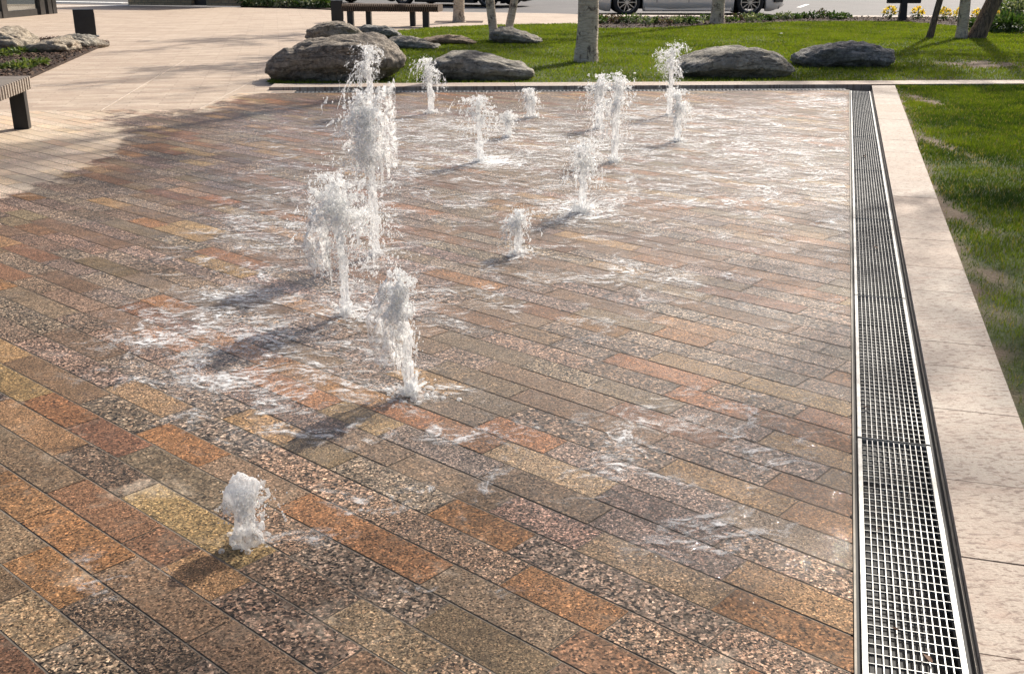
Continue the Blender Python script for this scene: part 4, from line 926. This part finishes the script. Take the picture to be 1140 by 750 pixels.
def jet(px, py, top, label, r0=0.018, head=0.07, headh=0.35, fall=0.6, arms=8, drops=60, bend=0.0, sheet=None, splash=1.0, seed=0, loops=(), lacy=0.0, hz=0.9, flare=0.0, core=1.0, blob=1.0):
    """column of water thrown up from a nozzle: column, ragged head, falling rags, droplets, splash at its foot"""
    r2 = np.random.RandomState(seed); b = G(px, py); h = height_at(b, top); root = empty('water_jet', (b.x, b.y, 0.0), 0, label, 'water jet', 'water jets of the fountain')
    vox = max(0.0028, h / 190)
    # column
    n = int(h * hz / (r0 * 0.30)); t = np.linspace(0, 1, n); z = t * h * hz
    wob = lambda k: np.array([mn.noise(Vector((float(a) * 5.0 + seed * 11, k * 7.0, 0))) for a in t])
    cx = wob(1) * 0.014 * t + bend * t * t; cy = wob(2) * 0.014 * t
    fl = 1.05 - 0.30 * t + flare * np.clip((t - .45) / .55, 0, 1) ** 1.5
    P = [np.stack([cx, cy, z], -1)]; Q = [r0 * fl * (1 + 0.22 * np.array([mn.noise(Vector((float(a) * 14, seed, 3.0))) for a in t])) * np.where(t < 0.05, 1 + (0.05 - t) * 9, 1)]
    m = n * 2; e = r2.randint(0, n, m); P.append(np.stack([cx[e] + r2.normal(0, 1, m) * r0 * fl[e] * .62, cy[e] + r2.normal(0, 1, m) * r0 * fl[e] * .62, z[e]], -1)); Q.append(r0 * fl[e] * r2.uniform(.14, .40, m))
    fuse('column', np.concatenate(P), np.concatenate(Q), vox, M['water'], root, rough=0.010, seed=seed, stretch=np.concatenate([np.ones((n, 3)), np.tile([1, 1, 2.6], (m, 1))]), zf=9.0)
    # water thrown up in pulses: ligaments of water on ballistic paths, slowing and spreading at the top and falling back
    P, Q = [], []
    v0 = math.sqrt(2 * 9.81 * h); ta = v0 / 9.81; sg_ = head / (2 * h) * .85; npulse = 9
    pul = [(r2.normal(0, sg_ * .75), r2.normal(0, sg_ * .75), r2.uniform(.80, 1.0)) for _ in range(npulse)]
    pul[0] = (0.0, 0.0, 1.0)
    nst = int(80 + 150 * fall); tmax = 1.0 + headh * 0.7
    for k in range(nst):
        pa, pb, ps = pul[r2.randint(npulse)]
        dx = pa + r2.normal(0, sg_ * .55) + bend / (2 * h); dy = pb + r2.normal(0, sg_ * .55); vv = v0 * ps * r2.uniform(.95, 1.02)
        t0 = r2.uniform(1 - headh * .55, tmax) * ta; dt = r2.uniform(.06, .30) * ta; nb_ = 13
        ts = np.linspace(t0, t0 + dt, nb_); wx = r2.normal(0, .004, nb_).cumsum(); wy = r2.normal(0, .004, nb_).cumsum()
        pp = np.stack([vv * dx * ts + wx, vv * dy * ts + wy, vv * ts - 4.905 * ts * ts], -1); keep = pp[:, 2] > h * max(.02, (1 - headh) * .35)
        old = np.clip((ts / ta - 0.8) / 1.2, 0, 1); rr_ = r2.uniform(.0017, .0040) * (0.6 + .75 * math.sqrt(h)) * blob * (1.25 - .55 * old) * r2.uniform(.6, 1.35, nb_) * np.sin(np.linspace(.5, 2.6, nb_))
        P.append(pp[keep]); Q.append(rr_[keep])
    # thick core where the column breaks up
    nc = int(150 * core); pk = [pul[i] for i in r2.randint(0, npulse, nc)]; ts = r2.uniform(1 - headh * .7, 1.12, nc) * ta
    dx = np.array([q[0] for q in pk]) * .8 + r2.normal(0, sg_ * .28, nc) + bend / (2 * h); dy = np.array([q[1] for q in pk]) * .8 + r2.normal(0, sg_ * .28, nc); vv = v0 * np.array([q[2] for q in pk])
    P.append(np.stack([vv * dx * ts, vv * dy * ts, vv * ts - 4.905 * ts * ts], -1)); Q.append(r2.uniform(.035, .10, nc) * head * .8 + .0015)
    topx, topy = bend, 0.0
    def arm(p, v, T, ra, rb, k=26):
        ts = np.linspace(0, T, k); pp = np.stack([p[0] + v[0] * ts, p[1] + v[1] * ts, p[2] + v[2] * ts - 4.9 * ts * ts], -1); rr_ = np.linspace(ra, rb, k) * r2.uniform(.55, 1.2, k); keep = pp[:, 2] > -0.002
        P.append(pp[keep]); Q.append(rr_[keep])
    for k in range(arms):
        an = r2.uniform(0, 6.283); sp = r2.uniform(.15, .75) * (0.4 + head * 4); arm((topx + r2.normal(0, head * .4), topy + r2.normal(0, head * .4), h * r2.uniform(1 - headh, .97)), (math.cos(an) * sp, math.sin(an) * sp, r2.uniform(.0, .8)), r2.uniform(.05, .16), r2.uniform(.003, .006) * (0.6 + head * 4), 0.0015)
    for (ax_, az_, vx, vz, T) in loops: arm((ax_, 0, az_), (vx, 0.05, vz), T, .007, .005, 46)
    allP = np.concatenate(P); allQ = np.concatenate(Q)
    st_ = np.ones((len(allP), 3)); st_[:, 2] = r2.uniform(1.0, 1.9, len(allP))
    fuse('spray_head', allP, allQ, vox * .85, M['lacy'], root, rough=0.006, seed=seed + 1, stretch=st_, zf=30.0)
    # droplets
    nd = int(drops * 8 + head * 6500); e = r2.randint(0, len(allP), nd); jit = np.abs(r2.normal(0, 1, nd)) * (.012 + head * .22)
    dj = r2.normal(size=(nd, 3)); dj /= np.linalg.norm(dj, axis=1)[:, None]; DP = allP[e] + dj * jit[:, None]; DP[:, 2] = np.abs(DP[:, 2])
    DV, DF = spheres(DP, r2.uniform(.0008, .0030, nd) * (0.75 + h * .5), ICO1, np.stack([np.ones(nd), np.ones(nd), r2.uniform(.9, 1.9, nd)], -1))
    np_mesh('droplets', DV, DF, M['drops'], root, smooth=True, kind='stuff')
    # splash at the foot
    if splash > 0:
        P, Q = [], []
        for k in range(int(34 * splash)):
            an = r2.uniform(0, 6.283); sp = r2.uniform(.25, .75) * math.sqrt(splash); arm((math.cos(an) * r0, math.sin(an) * r0, 0.004), (math.cos(an) * sp, math.sin(an) * sp, r2.uniform(.3, 1.0) * math.sqrt(splash)), r2.uniform(.06, .2), r2.uniform(.0035, .0075), .002, 16)
        nr_ = int(60 * splash); a = r2.uniform(0, 6.283, nr_); rr = r0 + np.abs(r2.normal(0, .055 * splash, nr_)); P.append(np.stack([np.cos(a) * rr, np.sin(a) * rr, np.zeros(nr_) + .002], -1)); Q.append(r2.uniform(.004, .011, nr_))
        fuse('base_splash', np.concatenate(P), np.concatenate(Q), max(.0034, vox * .8), M['lacy'], root, rough=0.003, seed=seed + 2)
    if sheet:   # thin curtain of water torn off to one side: (x0, x1, z0, z1)
        x0, x1, z0, z1 = sheet; nu, nv = 34, 60; SV = []
        for th_ in (0.0, 0.004):
            for i in range(nu):
                for j in range(nv):
                    u_, v_ = i / (nu - 1), j / (nv - 1); z_ = z0 + (z1 - z0) * v_ - (1 - u_) * (z1 - z0) * .12 * (v_ - .3)
                    ew = 1 + 0.22 * mn.noise(Vector((v_ * 6, seed, 1))) if True else 1
                    xx = x0 + (x1 - x0) * (1 - (1 - u_) * (0.35 + 0.65 * math.sin(math.pi * min(1, .12 + v_ * .8)) ** .6) * ew) + 0.012 * mn.noise(Vector((u_ * 4, v_ * 8, seed))); yy = -0.03 + 0.05 * math.sin(u_ * 2.6) + 0.02 * mn.noise(Vector((u_ * 5, v_ * 5, seed + 4))) + th_
                    SV.append((xx, yy, z_ + 0.09 * (1 - v_) * mn.noise(Vector((u_ * 9, 3, seed))) + 0.05 * v_ * mn.noise(Vector((u_ * 8, 6, seed)))))
        SV = np.array(SV); idx = np.arange(2 * nu * nv).reshape(2, nu, nv); F0 = np.stack([idx[0, :-1, :-1], idx[0, 1:, :-1], idx[0, 1:, 1:], idx[0, :-1, 1:]], -1).reshape(-1, 4); F1 = F0[:, ::-1] + nu * nv
        edge = np.concatenate([idx[0, :, 0], idx[0, -1, 1:], idx[0, ::-1, -1][1:], idx[0, 0, ::-1][1:]]); F2 = np.stack([edge[:-1], edge[1:], edge[1:] + nu * nv, edge[:-1] + nu * nv], -1)
        np_mesh('water_sheet', SV, np.concatenate([F0, F1, F2]), M['sheet'], root, smooth=True)
    return root
JP = [(275,600),(457,438),(386,350),(419,285),(413,128),(480,126),(535,180),(565,153),(591,130),(667,143),(684,180),(745,128),(754,157),(648,236),(577,283)]
jet(275, 602, 541, 'short stubby white water jet nearest the camera, at the lower left', r0=0.030, head=0.040, headh=0.5, fall=.1, arms=5, drops=10, splash=.35, seed=1, hz=.93, flare=.75, core=.5)
jet(457, 438, 303, 'tall jet with a see-through curtain of water on its left, second nearest the camera', r0=0.018, head=0.036, headh=.40, fall=.3, arms=5, drops=50, bend=-.02, sheet=(-.13, -.012, .10, .40), splash=1.1, seed=2)
jet(386, 350, 196, 'wide splashing jet leaning left, in front of the tallest spray', r0=0.017, head=0.092, headh=.72, fall=1.5, arms=26, drops=220, bend=-.035, splash=1.0, seed=3, lacy=1, sheet=(-.15, -.05, .18, .44))
jet(419, 285, 104, 'tall lacy jet whose broad veil hides the foot of the one behind it', r0=0.020, head=0.098, headh=.62, fall=1.6, arms=18, drops=200, bend=-.02, splash=.7, seed=4, lacy=1, sheet=(-.12, .12, .42, .82))
jet(413, 128, 51, 'far tall jet in front of the largest boulder, with a looping thread of water', r0=0.026, head=0.105, headh=.42, fall=.7, arms=10, drops=80, bend=-.02, splash=.5, seed=5, loops=((-.04, .34, -.75, .55, .30), (-.10, .40, -.95, -.5, .22)))
jet(480, 126, 66, 'thin far jet with a spiky curling top, in front of the flat grey boulder', r0=0.026, head=0.085, headh=.42, fall=.5, arms=12, drops=40, bend=-.02, splash=.8, seed=6)
jet(535, 180, 109, 'middle distance jet with a round bulging head, left of the smallest jet', r0=0.022, head=0.085, headh=.5, fall=.6, arms=6, drops=30, bend=-.015, splash=.9, seed=7)
jet(565, 153, 125, 'smallest far jet, a low white tuft between two taller jets', r0=0.022, head=0.055, headh=.5, fall=.6, arms=3, drops=14, splash=.5, seed=8)
jet(591, 131, 99, 'short plump far jet close to the back kerb', r0=0.040, head=0.060, headh=.55, fall=.4, arms=3, drops=10, splash=.7, seed=9)
jet(667, 143, 84, 'left one of the close pair of bushy far jets', r0=0.036, head=0.085, headh=.7, fall=.9, arms=10, drops=30, bend=-.0, splash=.6, seed=10)
jet(684, 180, 82, 'right and taller one of the close pair of bushy far jets', r0=0.026, head=0.085, headh=.66, fall=1.0, arms=10, drops=60, bend=.01, splash=1.2, seed=11)
jet(745, 128, 50, 'tall far jet with a star shaped head against the lawn, farthest right', r0=0.022, head=0.092, headh=.40, fall=.5, arms=14, drops=110, bend=.0, splash=.3, seed=12)
jet(754, 157, 100, 'far jet with a smooth dome shaped head right in front of the star headed jet', r0=0.024, head=0.09, headh=.55, fall=.8, arms=3, drops=30, bend=-.01, splash=.8, seed=13)
jet(648, 236, 155, 'middle jet whose foot stands in the widest ring of white splash', r0=0.020, head=0.072, headh=.55, fall=.8, arms=8, drops=80, splash=2.6, seed=14, lacy=1)
jet(577, 283, 235, 'low twin stemmed jet in the middle of the floor', r0=0.018, head=0.046, headh=.7, fall=.9, arms=4, drops=20, splash=.6, seed=15, lacy=1)

# ------------------------------------------------------------------ foam lying on the floor
FO = [(700,165,260,45,.40),(800,125,170,18,.36),(930,112,45,8,.95),(480,150,120,30,.35),(200,360,75,38,.62),(300,420,95,40,.62),(320,265,60,45,.5),(400,350,90,30,.5),(650,237,48,12,.80),(457,440,70,14,.65),(577,283,30,8,.4),(690,305,110,12,.40),(560,485,150,14,.36),(500,663,110,8,.46),(110,645,60,25,.34),(600,330,160,40,.14),(880,180,90,60,.30),(760,470,110,25,.36),(330,490,70,20,.22),(300,600,60,10,.26),(590,160,80,20,.25),(900,440,60,40,.12),(810,600,90,40,.2),(700,520,200,30,.22),(430,560,120,30,.16),(420,200,70,60,.4),(620,215,120,25,.22),(280,230,40,40,.3),(780,215,120,18,.30),(540,180,50,8,.6),(386,350,40,9,.5),(419,285,35,8,.5),(1000,1000,1,1,0)]
FE = [(*ell(*e[:4]), e[4]) for e in FO]
step = 0.03
X, Y = np.meshgrid(np.arange(-4.2, 4.2, step), np.arange(1.4, 12.2, step), indexing='ij')
D = 0.07 * smooth((wet_of(X, Y) - .7) / .4)
for (cx, cy, rx, ry, am) in FE: D += am * np.exp(-(((X - cx) / rx) ** 2 + ((Y - cy) / ry) ** 2) * 0.9)
D = np.clip(D * 0.85, 0, 1.0) * (0.5 + 1.0 * vnoise(X * 1.0, Y * 0.8, 1.5, 77, 4))
n_, m_ = X.shape; idx = np.arange(n_ * m_).reshape(n_, m_)
F = np.stack([idx[:-1, :-1], idx[1:, :-1], idx[1:, 1:], idx[:-1, 1:]], -1).reshape(-1, 4)
xc, yc = X.ravel()[F].mean(1), Y.ravel()[F].mean(1)
ok = ((xc - D0.x) * dn.x + (yc - D0.y) * dn.y < -0.04) & ((xc - B0.x) * bn.x + (yc - B0.y) * bn.y < -0.03) & (D.ravel()[F].max(1) > 0.02)
fo = np_mesh('foam', np.stack([X.ravel(), Y.ravel(), np.full(X.size, 0.005)], -1), F[ok], M['foam'], smooth=True, attrs={'foam': ('FLOAT', 'POINT', D.ravel())})
tag(fo, 'white foam and bubbles drifting in streaks over the wet fountain floor', 'foam', kind='stuff')

# ------------------------------------------------------------------ small things
def litter(name, p, z, s, mat, seed, label, cat, group):
    r2 = random.Random(seed); mb = MB(); n = 9; top = []
    for k in range(n):
        a = 2 * math.pi * k / n; r = s * r2.uniform(.45, 1.0); top.append(Vector((math.cos(a) * r, math.sin(a) * r * .55, r2.uniform(0.0, s * .35))))
    vs_ = top + [v + Vector((0, 0, 0.0015)) for v in top]; mb.add(vs_, [tuple(range(n, 2 * n)), tuple(reversed(range(n)))] + [(i, (i + 1) % n, n + (i + 1) % n, n + i) for i in range(n)])
    o = mb.build(name, mat, loc=(p.x, p.y, z)); o.rotation_euler.z = r2.uniform(0, 6); return tag(o, label, cat, group)
for i, (x, y, s, lab) in enumerate(((1033, 736, .018, 'brown dead leaf lying on the grate near the bottom of the photo'), (965, 455, .014, 'brown dead leaf on the grate just above the visible joint'), (997, 702, .008, 'tiny brown leaf scrap on the near grate'), (978, 590, .006, 'tiny pale brown seed on the near grate'), (962, 175, .03, 'thin dark twig scrap across the far part of the grate'), (975, 277, .02, 'small dark leaf scrap on the grate halfway to the corner'))):
    litter('dead_leaf', G(x, y), 0.004, s, M['debris'], i, lab, 'leaf', 'leaf litter on the grates')
for i, (x, y, s, lab) in enumerate(((869, 41, .05, 'pale scrap lying on the lawn above the streaky boulder'), (601, 48, .06, 'pale scrap lying on the lawn beside the slanting boulder'))):
    litter('paper_scrap', G(x, y), 0.05, s, M['scrap'], 40 + i, lab, 'scrap', 'scraps on the lawn')
